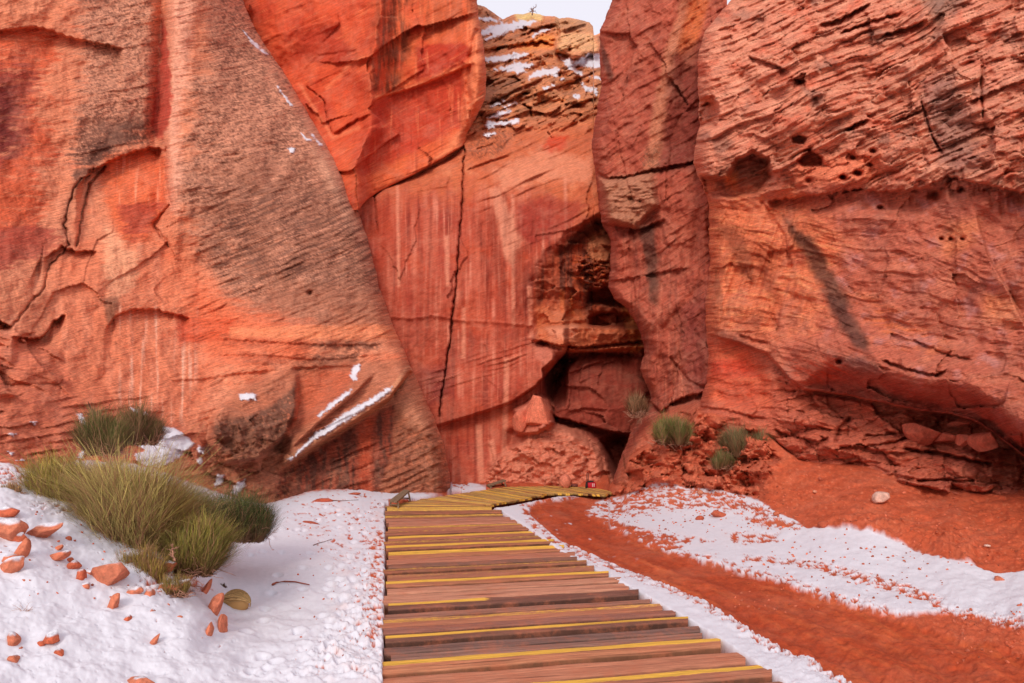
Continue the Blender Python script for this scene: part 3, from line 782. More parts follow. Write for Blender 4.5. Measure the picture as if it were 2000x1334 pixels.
def paint_C(X, Y):
    u, v = strat(X, Y, 24, 10, 120, 2)
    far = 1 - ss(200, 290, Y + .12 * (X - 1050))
    low = ss(330, 430, Y - 60 * ss(1000, 1150, X) + 30 * fbm(X / 20, Y / 30, 3, 3))
    p = Paint(X.shape, c(214, 112, 70))
    p.mix(ss(-.2, .6, fbm(X / 60, Y / 50, 4, 1)), c(200, 96, 60), .7)
    sp = speckle(u, v, 5, 4)
    # far rim, its sun glow painted in as peach and orange
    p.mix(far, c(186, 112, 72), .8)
    p.mix(far * ss(-.1, .4, fbm(u / 40, v / 8, 4, 3) + .3 * sp), c(120, 72, 48), .65)
    p.mix(far * ss(.2, .6, fbm(X / 30, Y / 10, 4, 9)), c(226, 122, 62), .8)
    p.mix(pm(X, Y, [(1090, 60), (1160, 62), (1172, 102), (1086, 104)], 8), c(226, 150, 102), .85)
    p.mix(pm(X, Y, [(1085, 30), (1160, 40), (1158, 62), (1085, 58)], 5, 4 * sp), c(176, 120, 82), .7)
    p.mix(pm(X, Y, [(1003, 22), (1060, 22), (1060, 40), (1010, 42)], 4), c(240, 178, 110), .7)
    p.mix(pm(X, Y, [(1010, 92), (1060, 66), (1085, 70), (1080, 95), (1020, 98)], 6), c(232, 124, 54), .8)
    p.mix(pm(X, Y, [(943, 150), (1030, 150), (1000, 190), (960, 215), (943, 205)], 10, 8 * sp), c(112, 66, 46), .6)
    # buff slope between
    mid = (1 - far) * (1 - low)
    p.mix(mid * ss(.0, .5, fbm(u / 40, v / 5, 3, 6)), c(164, 90, 58), .6)
    p.mix(mid * ss(.1, .6, fbm(X / 25, Y / 25, 3, 6)), c(232, 142, 98), .6)
    p.mix(pm(X, Y, [(1058, 285), (1080, 264), (1108, 266), (1100, 292), (1070, 302)], 5, 7 * fbm(X / 12, Y / 12, 3, 2)), c(212, 72, 40), .9)
    p.mix(pm(X, Y, [(905, 290), (960, 250), (1010, 262), (980, 300), (925, 312)], 8) * ss(-.3, .3, sp), c(112, 66, 48), .7)
    # streaked red wall
    p.mix(low, c(188, 80, 56), .95)
    p.mix(low * ss(0, .55, fbm(X / 70, Y / 90, 4, 5)), c(166, 62, 48), .7)
    s1 = fbm(X / 11, Y / 230, 4, 7); s2 = fbm(X / 5, Y / 130, 3, 10)
    p.mix(low * ss(.0, .5, s1) * ss(-.4, .3, fbm(X / 60, Y / 60, 2, 1)), c(230, 142, 112), .8)
    p.mix(low * ss(.0, .6, fbm(X / 34, Y / 200, 4, 14)), c(218, 122, 92), .5)
    p.mix(low * ss(.0, .5, -s1), c(134, 50, 38), .7)
    p.mix(low * ss(.0, .6, fbm(X / 80, Y / 60, 4, 18)), c(206, 84, 48), .55)
    p.mix(low * ss(.2, .6, s2), c(222, 128, 98), .5)
    for x0, x1, y0, y1, w in ((776, 779, 360, 560, 3), (1001, 1003, 380, 640, 3), (1104, 1105, 340, 440, 3), (872, 874, 460, 560, 4), (1034, 1038, 560, 660, 5), (906, 905, 600, 700, 4),
                              (935, 940, 830, 940, 6), (960, 968, 860, 930, 6), (990, 985, 700, 900, 5)):
        p.mix(pm(X, Y, [(x0 - w, y0), (x0 + w, y0), (x1 + w, y1), (x1 - w, y1)], 3, 1.5 * fbm(X / 6, Y / 30, 2, 3)), c(236, 150, 116), .7)
    p.mix(pm(X, Y, [(720, 380), (760, 380), (750, 620), (735, 560)], 18) * low, c(176, 62, 36), .7)
    p.mix(pm(X, Y, [(955, 370), (975, 365), (1020, 470), (1000, 520), (985, 500)], 6, 6 * s2), c(236, 158, 122), .6)
    p.mix(pm(X, Y, [(1010, 400), (1070, 380), (1150, 400), (1100, 450), (1040, 480), (1010, 450)], 8, 8 * fbm(X / 14, Y / 20, 3, 2)), c(160, 52, 40), .7)
    p.mix(pm(X, Y, [(960, 330), (1060, 290), (1160, 310), (1160, 360), (1080, 350), (980, 375)], 10, 12 * fbm(X / 14, Y / 10, 3, 4)), c(234, 150, 112), .7)
    p.mix(pm(X, Y, [(820, 720), (880, 712), (885, 770), (840, 790)], 14, 8 * sp), c(132, 52, 48), .75)
    p.mix(ss(.15, .5, fbm(X / 90, Y / 3.5, 3, 4)) * low * ss(560, 620, Y), c(212, 110, 82), .4)
    p.mix(ss(.2, .5, fbm(u / 60, v / 4, 3, 4)) * pm(X, Y, [(800, 770), (1040, 650), (1110, 684), (1000, 720), (850, 790)], 12), c(232, 138, 104), .6)
    p.mix(pm(X, Y, [(1042, 668), (1110, 684), (1070, 712), (1045, 700)], 5), c(220, 130, 102), .8)
    # alcove
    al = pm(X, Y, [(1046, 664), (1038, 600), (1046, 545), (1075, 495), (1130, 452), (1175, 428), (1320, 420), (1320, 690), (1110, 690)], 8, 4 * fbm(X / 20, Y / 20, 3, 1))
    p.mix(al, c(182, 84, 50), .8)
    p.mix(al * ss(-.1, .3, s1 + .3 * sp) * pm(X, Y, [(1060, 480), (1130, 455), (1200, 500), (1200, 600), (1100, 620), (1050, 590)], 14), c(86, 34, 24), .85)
    p.mix(al * pm(X, Y, [(1150, 440), (1190, 440), (1194, 520), (1160, 515), (1148, 490)], 6, 5 * sp), c(226, 140, 94), .9)
    p.mix(al * pm(X, Y, [(1120, 500), (1195, 500), (1195, 570), (1120, 570)], 10) * ss(.0, .4, fbm(X / 14, Y / 5, 4, 8)), c(222, 104, 44), .85)
    p.mix(pm(X, Y, [(1048, 600), (1130, 590), (1150, 640), (1255, 640), (1262, 690), (1110, 690), (1048, 664)], 6, 4 * sp), c(218, 118, 74), .8)
    p.mix(pm(X, Y, [(1212, 600), (1235, 600), (1265, 680), (1232, 690), (1222, 640)], 4), c(240, 146, 82), .9)  # light in the right-hand niche painted as bright orange
    p.mix(pm(X, Y, [(1066, 640), (1130, 632), (1122, 662), (1075, 664)], 6, 4 * sp), c(236, 150, 112), .8)
    p.mix(al * pm(X, Y, [(1085, 560), (1130, 580), (1145, 620), (1090, 612), (1050, 640), (1060, 590)], 6) * ss(0, .4, s1), c(214, 106, 52), .7)
    # dark varnish curtain above the alcove
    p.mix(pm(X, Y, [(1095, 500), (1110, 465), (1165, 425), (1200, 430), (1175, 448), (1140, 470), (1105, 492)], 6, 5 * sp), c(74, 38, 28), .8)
    lo = pm(X, Y, [(1084, 690), (1300, 690), (1300, 960), (1180, 960), (1170, 880), (1084, 820), (1080, 760)], 7)
    p.mix(lo, c(158, 68, 52), .85)
    p.mix(lo * ss(.0, .5, fbm(X / 50, Y / 12, 4, 6)), c(186, 90, 68), .6)
    p.mix(lo * ss(.1, .5, s1) * (1 - ss(720, 780, Y)), c(110, 40, 34), .7)
    rb = pm(X, Y, [(945, 952), (960, 905), (1005, 868), (1060, 830), (1120, 830), (1170, 870), (1195, 930), (1200, 960)], 10, 5 * sp)
    p.mix(rb, c(232, 140, 108), .95)
    p.mix(rb * ss(.0, .6, fbm(X / 20, Y / 16, 4, 3)), c(208, 112, 84), .6)
    p.mix(pm(X, Y, [(1026, 790), (1050, 770), (1074, 778), (1082, 826), (1050, 846), (1010, 850), (1004, 800)], 4), c(218, 122, 94), .9)
    snow = snowmask(X, Y, SNOW_C, 6, 1.2)
    p.mul((1 + .42 * far) * (1 - .14 * (1 - far)))  # far rim brightened in its colour to look sunlit
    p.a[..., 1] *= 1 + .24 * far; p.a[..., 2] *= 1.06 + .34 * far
    p.mix(snow, c(226, 226, 236))
    return p, snow


# ---- narrow dark wall right of the slot ------------------------------
R2_L = [(-700, 1230), (-40, 1205), (0, 1195), (30, 1184), (60, 1172), (100, 1171), (170, 1174), (230, 1163), (290, 1155), (330, 1162), (400, 1170), (440, 1176),
        (470, 1193), (520, 1192), (560, 1188), (585, 1200), (600, 1222), (620, 1236), (650, 1250), (675, 1258), (695, 1256), (720, 1250), (750, 1262), (775, 1272), (800, 1262),
        (830, 1240), (860, 1226), (900, 1210), (940, 1197), (966, 1188), (1000, 1175)]
R2_Q = TPS([(1190, 965, .0585), (1240, 860, .0585), (1300, 790, .058), (1250, 700, .056), (1190, 500, .054), (1165, 330, .052), (1175, 100, .050), (1195, 0, .049),
            (1390, 800, .061), (1380, 500, .058), (1365, 200, .055), (1400, 0, .053), (1400, -600, .046), (1220, -600, .044), (1290, 400, .0562), (1280, 150, .053)])


def shape_R2(X, Y):
    u, v = strat(X, Y, 32, 10, 90, 4)
    d = 0.4 * fbm(X / 70, Y / 110, 4, 4) + 0.14 * fbm(X / 22, Y / 22, 4, 8)
    d += beds(u, v, 15, 0.09, 3, 70) * (1 - .5 * ss(460, 520, Y)) + facets(X + 10 * fbm(X / 30, Y / 30, 3, 3), Y, 90, 150, .34, 15, .0) + facets(u, v, 70, 30, .07, 16, .0)
    d += under(X, Y, [(1155, 325), (1185, 345), (1225, 342), (1262, 332), (1290, 326), (1400, 305)], 0.5, 20, 4)
    d -= 0.5 * pm(X, Y, [(1172, 350), (1270, 340), (1285, 400), (1240, 445), (1190, 430)], 8)
    ut, vt = strat(X, Y, 4, 5, 60, 2)
    d += beds(ut, vt, 7, 0.12, 5, 30) * pm(X, Y, [(1172, 350), (1280, 340), (1290, 420), (1230, 445), (1180, 430)], 8)
    d += under(X, Y, [(1165, 434), (1210, 440), (1250, 446), (1300, 425)], 0.5, 30, 4)
    d += 0.3 * np.exp(-(((X - 1234) / 6) ** 2 + ((Y - 388) / 5) ** 2)) + 0.25 * np.exp(-(((X - 1250) / 3) ** 2 + ((Y - 392) / 3) ** 2))
    r = X - pw([(-100, 1345), (0, 1335), (100, 1310), (200, 1295), (320, 1275)], Y)
    d += 0.5 * ss(0, 40, r) * (1 - ss(280, 330, Y))
    d += under(X, Y, [(1186, 548), (1240, 540), (1300, 528), (1350, 520)], 0.2, 40)
    d += crack(X, Y, [(1300, 640), (1330, 600), (1372, 555)], 0.12, 7) + crack(X, Y, [(1310, 700), (1345, 745), (1380, 760)], 0.15, 3)
    d += under(X, Y, [(1255, 770), (1290, 800), (1330, 775), (1390, 760)], 0.6, 40, 5)
    # smooth ramp at the foot
    ram = pm(X, Y, [(1170, 1000), (1200, 930), (1240, 862), (1300, 795), (1400, 780), (1400, 1000)], 8)
    d -= 0.5 * ram
    d += crack(X, Y, [(1268, 842), (1290, 812), (1300, 826), (1275, 850)], 0.12, 1.6)
    return d


def paint_R2(X, Y):
    u, v = strat(X, Y, 32, 10, 90, 4)
    p = Paint(X.shape, c(160, 70, 54))
    p.mix(ss(-.1, .6, fbm(X / 50, Y / 70, 4, 4)), c(182, 86, 66), .7)
    p.mix(ss(.1, .6, fbm(X / 30, Y / 60, 4, 7)), c(128, 52, 42), .7)
    p.mix(ss(.15, .5, fbm(u / 40, v / 4, 3, 5)), c(198, 110, 84), .4)
    band = np.abs(X - pw([(-100, 1350), (30, 1338), (100, 1312), (200, 1292), (330, 1272)], Y) - 6 * fbm(X / 20, Y / 20, 3, 3))
    p.mix((1 - ss(8, 20, band)) * (1 - ss(320, 345, Y)), c(184, 112, 84), .6)
    p.mix((1 - ss(10, 26, np.abs(X - pw([(-100, 1395), (80, 1345), (200, 1330)], Y)))) * (1 - ss(100, 150, Y)), c(196, 96, 54), .8)
    p.mix(pm(X, Y, [(1312, 110), (1400, 60), (1400, 330), (1290, 330), (1300, 220)], 12, 8 * fbm(X / 20, Y / 20, 3, 3)), c(116, 44, 36), .8)
    p.mix(pm(X, Y, [(1172, 80), (1184, 100), (1200, 150), (1190, 160), (1176, 120)], 4), c(84, 40, 34), .8)
    p.mix(pm(X, Y, [(1172, 350), (1275, 335), (1285, 400), (1240, 445), (1190, 430)], 8, 6 * fbm(X / 14, Y / 8, 3, 3)), c(168, 106, 82), .8)
    p.mix(pm(X, Y, [(1250, 300), (1290, 280), (1295, 335), (1255, 340)], 8) * ss(-.2, .3, speckle(X, Y, 6, 3)), c(112, 70, 54), .7)
    st = ss(.0, .45, fbm(X / 9, Y / 90, 4, 6))
    p.mix(st * ss(430, 480, Y), c(120, 50, 42), .6)
    p.mix(ss(.15, .5, fbm(X / 8, Y / 110, 3, 9)) * ss(430, 480, Y), c(196, 104, 82), .5)
    p.mix(pm(X, Y, [(1245, 440), (1275, 440), (1285, 500), (1282, 560), (1268, 580), (1262, 520)], 6, 5 * fbm(X / 9, Y / 20, 3, 3)), c(70, 40, 34), .8)
    p.mix(pm(X, Y, [(1270, 540), (1290, 545), (1285, 600), (1268, 590)], 6), c(92, 52, 42), .7)
    p.mix(pm(X, Y, [(1330, 600), (1400, 560), (1400, 780), (1345, 760), (1330, 680)], 10), c(136, 58, 50), .8)
    p.mix(pm(X, Y, [(1240, 760), (1262, 750), (1270, 800), (1245, 830), (1230, 800)], 6, 6 * fbm(X / 9, Y / 9, 3, 3)), c(96, 76, 54), .6)
    p.mix(pm(X, Y, [(1170, 1000), (1200, 930), (1240, 862), (1300, 795), (1400, 780), (1400, 1000)], 8), c(176, 84, 62), .8)
    return p, np.zeros(X.shape)


# ---- big right wall --------------------------------------------------
R1_L = [(-700, 1530), (-40, 1452), (0, 1428), (30, 1402), (60, 1378), (95, 1366), (130, 1362), (190, 1364), (240, 1366), (290, 1357), (320, 1354), (345, 1364), (380, 1380),
        (400, 1384), (520, 1386), (560, 1382), (600, 1376), (650, 1379), (700, 1382), (750, 1378), (790, 1366), (815, 1360), (860, 1358), (1100, 1340)]
R1_Q = TPS([(1360, 850, .066), (1400, 840, .068), (1500, 855, .072), (1560, 905, .077), (1760, 930, .088), (2000, 975, .103), (1385, 650, .065), (1385, 400, .064),
            (1365, 240, .063), (1362, 130, .061), (1430, 0, .058), (1560, 720, .074), (1700, 745, .083), (2000, 800, .105), (1700, 550, .078), (2000, 550, .098),
            (1550, 500, .070), (1600, 300, .071), (1900, 350, .086), (1700, 100, .069), (2000, 100, .080), (1700, -600, .05), (2600, -600, .06), (2600, 400, .14),
            (2600, 900, .165), (1450, 780, .070)])
OVER = [(1370, 648), (1440, 668), (1500, 690), (1545, 742), (1570, 757), (1650, 768), (1720, 782), (1800, 800), (1860, 806), (1910, 822), (1950, 850), (2010, 895), (2700, 1000)]


def shape_R1(X, Y):
    u, v = strat(X, Y, 24, 22, 220, 2)
    u = u + 8 * fbm(X / 60, Y / 60, 3, 2)
    up = 1 - ss(345, 400, Y - 0.03 * (X - 1600) + 14 * fbm(X / 60, Y / 200, 3, 3))
    d = 0.30 * fbm(X / 120, Y / 90, 4, 1) + 0.07 * fbm(X / 25, Y / 18, 4, 5)
    d += up * (beds(u, v, 34, 0.18, 3, 120) + beds(u, v, 14, 0.11, 6, 80) + beds(u, v, 7.5, 0.055, 9, 60))
    d += up * 0.12 * ss(.1, .5, fbm(u / 50, v / 22, 4, 10))
    # faceted blocks on the upper wall
    wu = u + 14 * fbm(X / 40, Y / 40, 3, 3); wv = v + 8 * fbm(X / 40, Y / 40, 3, 8)
    d += up * (facets(wu, wv, 130, 50, 0.34, 1, .0) * ss(1420, 1520, X) + facets(wu, wv, 70, 18, 0.12, 2, .03))
    mm = 1 - up
    ul, vl = strat(X, Y + 60 * ss(1560, 1800, X) * ss(420, 640, Y) * -1, -4, 46, 260, 9)
    d += mm * (beds(ul, vl, 24, 0.06, 4, 70) + beds(ul, vl, 9, 0.03, 8, 50) + facets(ul + 16 * fbm(X / 40, Y / 40, 3, 3), vl + 10 * fbm(X / 40, Y / 40, 3, 5), 120, 60, .16, 24, .0) + 0.03 * fbm(ul / 40, vl / 3, 3, 3))
    d += up * -0.35
    # named lips
    d += under(X, Y, [(1356, 345), (1400, 352), (1430, 345)], 0.3, 30)
    d += 0.9 * pm(X, Y, [(1440, 310), (1470, 296), (1500, 312), (1506, 345), (1480, 378), (1430, 384), (1380, 380), (1372, 345), (1420, 350)], 6, 4 * fbm(X / 14, Y / 14, 3, 2))
    d += under(X, Y, [(1500, 390), (1640, 372), (1680, 365), (1720, 372), (1800, 366), (1850, 340), (1900, 352), (2020, 378), (2700, 380)], 0.45, 60, 6, 3)
    d += under(X, Y, [(1600, 46), (1640, 36), (1680, 14), (1700, 4)], 0.6, 16, 3)
    d += under(X, Y, [(1640, 62), (1700, 40), (1760, 22)], 0.4, 14, 3) + under(X, Y, [(1720, 68), (1780, 50), (1810, 36)], 0.5, 20, 3)
    d += under(X, Y, [(1460, 108), (1500, 120), (1540, 136)], 0.35, 22, 3) + under(X, Y, [(1545, 150), (1575, 158)], 0.5, 18, 3)
    d += under(X, Y, [(1366, 205), (1380, 198), (1400, 196)], 0.9, 60, 5)
    d += 0.8 * pm(X, Y, [(1362, 195), (1392, 190), (1402, 210), (1396, 245), (1366, 250)], 6, 5 * fbm(X / 9, Y / 9, 3, 2))
    d += under(X, Y, [(1650, 252), (1680, 236), (1698, 230)], 0.7, 14, 3) + under(X, Y, [(1745, 236), (1780, 222), (1805, 210)], 0.45, 12, 3)
    d += 0.8 * pm(X, Y, [(1557, 315), (1580, 292), (1606, 308), (1604, 322), (1572, 326)], 4, 3 * fbm(X / 8, Y / 8, 3, 2))
    d += 0.5 * pm(X, Y, [(1545, 268), (1560, 262), (1578, 268), (1570, 282), (1548, 280)], 3, 2)
    d += crack(X, Y, [(1800, 200), (1812, 240), (1818, 262), (1840, 300)], 0.2, 2.2) + crack(X, Y, [(1918, 130), (1916, 170), (1920, 228)], 0.22, 2)
    for hx, hy, hr, ha in ((1646, 346, 6, .6), (1676, 338, 7, .6), (1705, 295, 6, .35), (1665, 308, 5, .4), (1720, 406, 6, .35), (1826, 382, 12, .45), (1878, 370, 7, .3),
                           (1839, 466, 4, .25), (1858, 467, 4, .25), (1880, 467, 4, .25), (1640, 706, 6, .4), (1580, 352, 8, .3), (1700, 322, 5, .3)):
        d += ha * np.exp(-((X - hx) ** 2 + ((Y - hy) * 1.4) ** 2) / hr ** 2)
    d += 0.22 * ss(-3, 3, X - pw([(400, 1905), (430, 1910), (500, 1930), (560, 1965), (640, 2005)], Y)) * ss(400, 440, Y) * (1 - ss(600, 680, Y)) * (1 - ss(2000, 2100, X))
    d += crack(X, Y, [(1490, 395), (1530, 460), (1545, 520)], 0.12, 4)
    d += under(X, Y, [(1440, 650), (1470, 660), (1505, 668)], 0.2, 14)
    d += under(X, Y, [(1720, 700), (1780, 720), (1825, 730), (1850, 720)], 0.28, 14, 3) + under(X, Y, [(1780, 660), (1850, 690), (1900, 700)], 0.16, 14, 3)
    # fluted left part
    d += 0.22 * fbm((X + .35 * Y) / 22, Y / 160, 3, 6) * pm(X, Y, [(1380, 420), (1560, 420), (1600, 640), (1380, 640)], 20)
    # overhang and recess under it
    oy = pw(OVER, X) + 3 * fbm(X / 30, X * 0, 3, 4)
    dy = Y - oy
    rt = ss(1540, 1640, X)
    rt2 = ss(1760, 1880, X)
    d -= (0.2 + 0.55 * rt) * ss(-170, -60, dy) * (1 - ss(-70 * rt - 2, 3, dy))
    d += (0.25 * ss(1370, 1440, X) + 0.95 * rt + 0.5 * rt2) * ss(0, 6, dy) * (1 - ss(12, 70 + 60 * rt, dy))
    d += 0.35 * rt * ss(-55, -5, dy) * (1 - ss(-4, 2, dy))
    # slabs beneath
    below = ss(6, 16, dy) * ss(1490, 1540, X)
    us, vs = strat(X, Y, -7, 14, 110, 5)
    d += below * (beds(us, vs, 30, 0.26, 5, 80) + beds(us, vs, 13, 0.09, 8, 60) + 0.06 * fbm(X / 24, Y / 14, 4, 3))
    wx = us + 10 * fbm(X / 30, Y / 30, 3, 3); wy = vs + 6 * fbm(X / 30, Y / 30, 3, 8)
    d += below * (facets(wx, wy, 90, 34, 0.40, 5, .06) + facets(wx, wy, 36, 15, 0.14, 6, .03))
    d += crack(X, Y, [(1500, 855), (1530, 880), (1555, 902), (1590, 914)], 0.7, 4, 3) + crack(X, Y, [(1632, 862), (1640, 835), (1660, 818)], 0.3, 3)
    d += crack(X, Y, [(1690, 852), (1740, 848), (1770, 845)], 0.3, 2.5) + crack(X, Y, [(1690, 872), (1740, 866), (1772, 856)], 0.3, 2.5)
    d += crack(X, Y, [(1770, 878), (1830, 886), (1880, 896), (1935, 908)], 0.45, 3)
    d += crack(X, Y, [(1795, 940), (1840, 937), (1900, 940)], 0.3, 3) + crack(X, Y, [(1860, 955), (1920, 970), (2010, 970)], 0.3, 3)
    d += under(X, Y, [(1512, 836), (1545, 850), (1600, 860), (1620, 850)], 0.35, 18, 3)
    # smooth panel at the left foot
    d += 0.3 * pm(X, Y, [(1388, 672), (1440, 676), (1490, 720), (1505, 780), (1440, 800), (1384, 780)], 18)
    d += under(X, Y, [(1362, 792), (1420, 798), (1470, 812), (1500, 815)], 0.18, 14, 3)
    return d


def paint_R1(X, Y):
    u, v = strat(X, Y, 24, 22, 220, 2)
    ul, vl = strat(X, Y + 60 * ss(1560, 1800, X) * ss(420, 640, Y) * -1, -4, 46, 260, 9)
    up = 1 - ss(345, 400, Y - 0.03 * (X - 1600) + 14 * fbm(X / 60, Y / 200, 3, 3))
    p = Paint(X.shape, c(186, 102, 76))
    # upper bedded wall
    p.mix(up, c(188, 110, 84))
    p.mix(up * ss(-.1, .4, fbm(u / 60, v / 9, 4, 3)), c(206, 134, 104), .75)
    p.mix(up * ss(.0, .5, fbm(X / 50, Y / 36, 4, 6)), c(184, 84, 58), .75)
    p.mix(up * ss(.15, .5, fbm(X / 60, Y / 50, 4, 9)), c(138, 88, 72), .8)
    p.mix(up * ss(.2, .5, fbm(u / 50, v / 4, 3, 12)), c(112, 54, 42), .6)
    p.mix(pm(X, Y, [(1800, 160), (1860, 140), (1900, 230), (1910, 330), (1850, 340), (1810, 240)], 18, 12 * fbm(X / 20, Y / 20, 3, 2)), c(140, 94, 80), .75)
    p.mix(pm(X, Y, [(1790, -10), (1890, -20), (1870, 30), (1820, 32)], 12, 9 * fbm(X / 12, Y / 12, 3, 2)), c(118, 84, 70), .7)
    p.mix(pm(X, Y, [(1440, 310), (1505, 312), (1506, 372), (1380, 382), (1372, 348)], 8), c(128, 66, 46), .8)
    p.mix(pm(X, Y, [(1415, 345), (1440, 335), (1440, 372), (1418, 374)], 6), c(214, 112, 54), .7)
    p.mix(pm(X, Y, [(1560, 310), (1610, 305), (1720, 300), (1720, 350), (1600, 368), (1540, 360)], 14), c(206, 96, 58), .6)
    p.mul(1 + .14 * up)
    # lower smoother wall
    lo = 1 - up
    p.mix(lo, c(184, 94, 70))
    p.mix(lo * ss(.0, .5, fbm(X / 90, Y / 40, 4, 6)), c(204, 116, 86), .75)
    p.mix(lo * ss(.0, .5, fbm(ul / 110, vl / 9, 4, 10)), c(160, 72, 52), .6)
    p.mix(lo * ss(.1, .5, fbm(X / 48, Y / 38, 4, 12)) * ss(1580, 1640, X), c(190, 122, 112), .7)
    og = pm(X, Y, [(1300, 380), (1560, 384), (1640, 470), (1600, 640), (1480, 660), (1300, 640)], 40, 34 * fbm(X / 40, Y / 40, 3, 3))
    p.mix(og, c(208, 106, 66), .75)
    p.mix(og * ss(.0, .45, fbm(ul / 60, vl / 6, 4, 4)), c(226, 138, 90), .7)
    p.mix(og * ss(.1, .45, -fbm(ul / 60, vl / 5, 4, 4)), c(180, 78, 52), .6)
    p.mix(pm(X, Y, [(1850, 430), (1910, 430), (1905, 470), (1850, 505), (1830, 470)], 16) + pm(X, Y, [(1920, 570), (1990, 590), (1980, 640), (1920, 620)], 14), c(222, 126, 80), .6)
    p.mix(pm(X, Y, [(1640, 560), (1740, 600), (1860, 680), (1800, 700), (1700, 640)], 16, 10 * fbm(X / 30, Y / 14, 3, 4)) * ss(-.2, .4, fbm(ul / 50, vl / 8, 3, 2)), c(212, 106, 60), .7)
    p.mix(lo * ss(.05, .5, fbm((X + .5 * Y) / 60, (Y - .3 * X) / 110, 4, 16)), c(150, 84, 70), .5)
    # slanting dark seepage stains
    w = 9 * fbm(X / 20, Y / 30, 4, 3)
    p.mix(pm(X, Y, [(1528, 420), (1562, 452), (1590, 470), (1632, 540), (1662, 600), (1640, 606), (1610, 570), (1582, 520), (1552, 470)], 9, w), c(88, 48, 36), .88)
    p.mix(pm(X, Y, [(1600, 560), (1650, 590), (1690, 655), (1700, 690), (1670, 680), (1630, 620)], 9, w), c(92, 52, 42), .9)
    p.mix(pm(X, Y, [(1392, 430), (1440, 445), (1470, 500), (1476, 560), (1450, 540), (1420, 480)], 10, w), c(134, 62, 40), .8)
    p.mix(pm(X, Y, [(1462, 470), (1500, 500), (1520, 560), (1528, 610), (1505, 590), (1485, 530)], 8, w), c(150, 66, 40), .7)
    p.mix(pm(X, Y, [(1380, 640), (1430, 650), (1490, 690), (1530, 760), (1500, 740), (1440, 672)], 9, w), c(112, 56, 44), .7)
    p.mix(pm(X, Y, [(1620, 690), (1690, 700), (1730, 730), (1680, 740)], 12, w), c(112, 74, 64), .7)
    p.mix(pm(X, Y, [(1388, 500), (1420, 540), (1436, 620), (1400, 640)], 8, w) * ss(-.2, .3, fbm(X / 9, Y / 60, 3, 2)), c(140, 70, 46), .6)
    # red underside of the overhang
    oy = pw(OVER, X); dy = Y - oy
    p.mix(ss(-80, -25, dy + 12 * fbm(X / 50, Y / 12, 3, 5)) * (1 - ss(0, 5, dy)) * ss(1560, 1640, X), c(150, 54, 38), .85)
    p.mix(pm(X, Y, [(1540, 700), (1640, 700), (1660, 740), (1560, 750)], 14) * ss(-.2, .3, fbm(ul / 40, vl / 6, 3, 5)), c(190, 62, 34), .8)
    # lower rock
    be = ss(0, 8, dy)
    p.mix(be, c(190, 92, 66), .9)
    p.mix(be * ss(.0, .5, fbm(X / 70, Y / 30, 4, 5)), c(170, 84, 64), .7)
    p.mix(pm(X, Y, [(1386, 672), (1450, 680), (1500, 730), (1505, 790), (1430, 800), (1384, 780)], 14, 6 * fbm(X / 30, Y / 12, 3, 2)), c(206, 92, 58), .9)
    p.mix(pm(X, Y, [(1386, 705), (1450, 700), (1490, 735), (1430, 740), (1386, 735)], 10, 10 * fbm(X / 40, Y / 6, 3, 2)), c(184, 54, 34), .8)
    p.mix(pm(X, Y, [(1390, 745), (1500, 750), (1470, 800), (1420, 790)], 10), c(176, 66, 44), .6)
    return p, np.zeros(X.shape)


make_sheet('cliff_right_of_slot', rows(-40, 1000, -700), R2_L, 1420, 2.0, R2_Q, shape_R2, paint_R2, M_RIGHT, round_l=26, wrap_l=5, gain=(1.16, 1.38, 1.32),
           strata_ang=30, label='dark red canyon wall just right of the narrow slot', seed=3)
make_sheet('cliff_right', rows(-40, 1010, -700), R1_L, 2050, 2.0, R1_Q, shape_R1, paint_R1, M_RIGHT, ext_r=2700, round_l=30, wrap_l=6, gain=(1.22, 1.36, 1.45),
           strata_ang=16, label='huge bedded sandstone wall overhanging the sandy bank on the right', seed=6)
make_sheet('cliff_left', rows(-40, 1012, -700), -50, L1_R, 2.0, L1_Q, shape_L1, paint_L1, M_LEFT, ext_l=-700, round_r=34, wrap_r=6, gain=(1.05, 1.22, 1.36),
           strata_ang=16, label='tall varnish-streaked sandstone wall with ramps and ledges on the left', seed=1,
           snow_name='thin snow lying on the ledges of the left wall', Rr=2.0)
make_sheet('cliff_upper_left', rows(-40, 410, -700), 430, L2_R, 2.0, L2_Q, shape_L2, paint_L2, M_CEN, round_r=22, wrap_r=7,
           strata_ang=26, label='bright red smooth cliff block above the diagonal joint', seed=2)
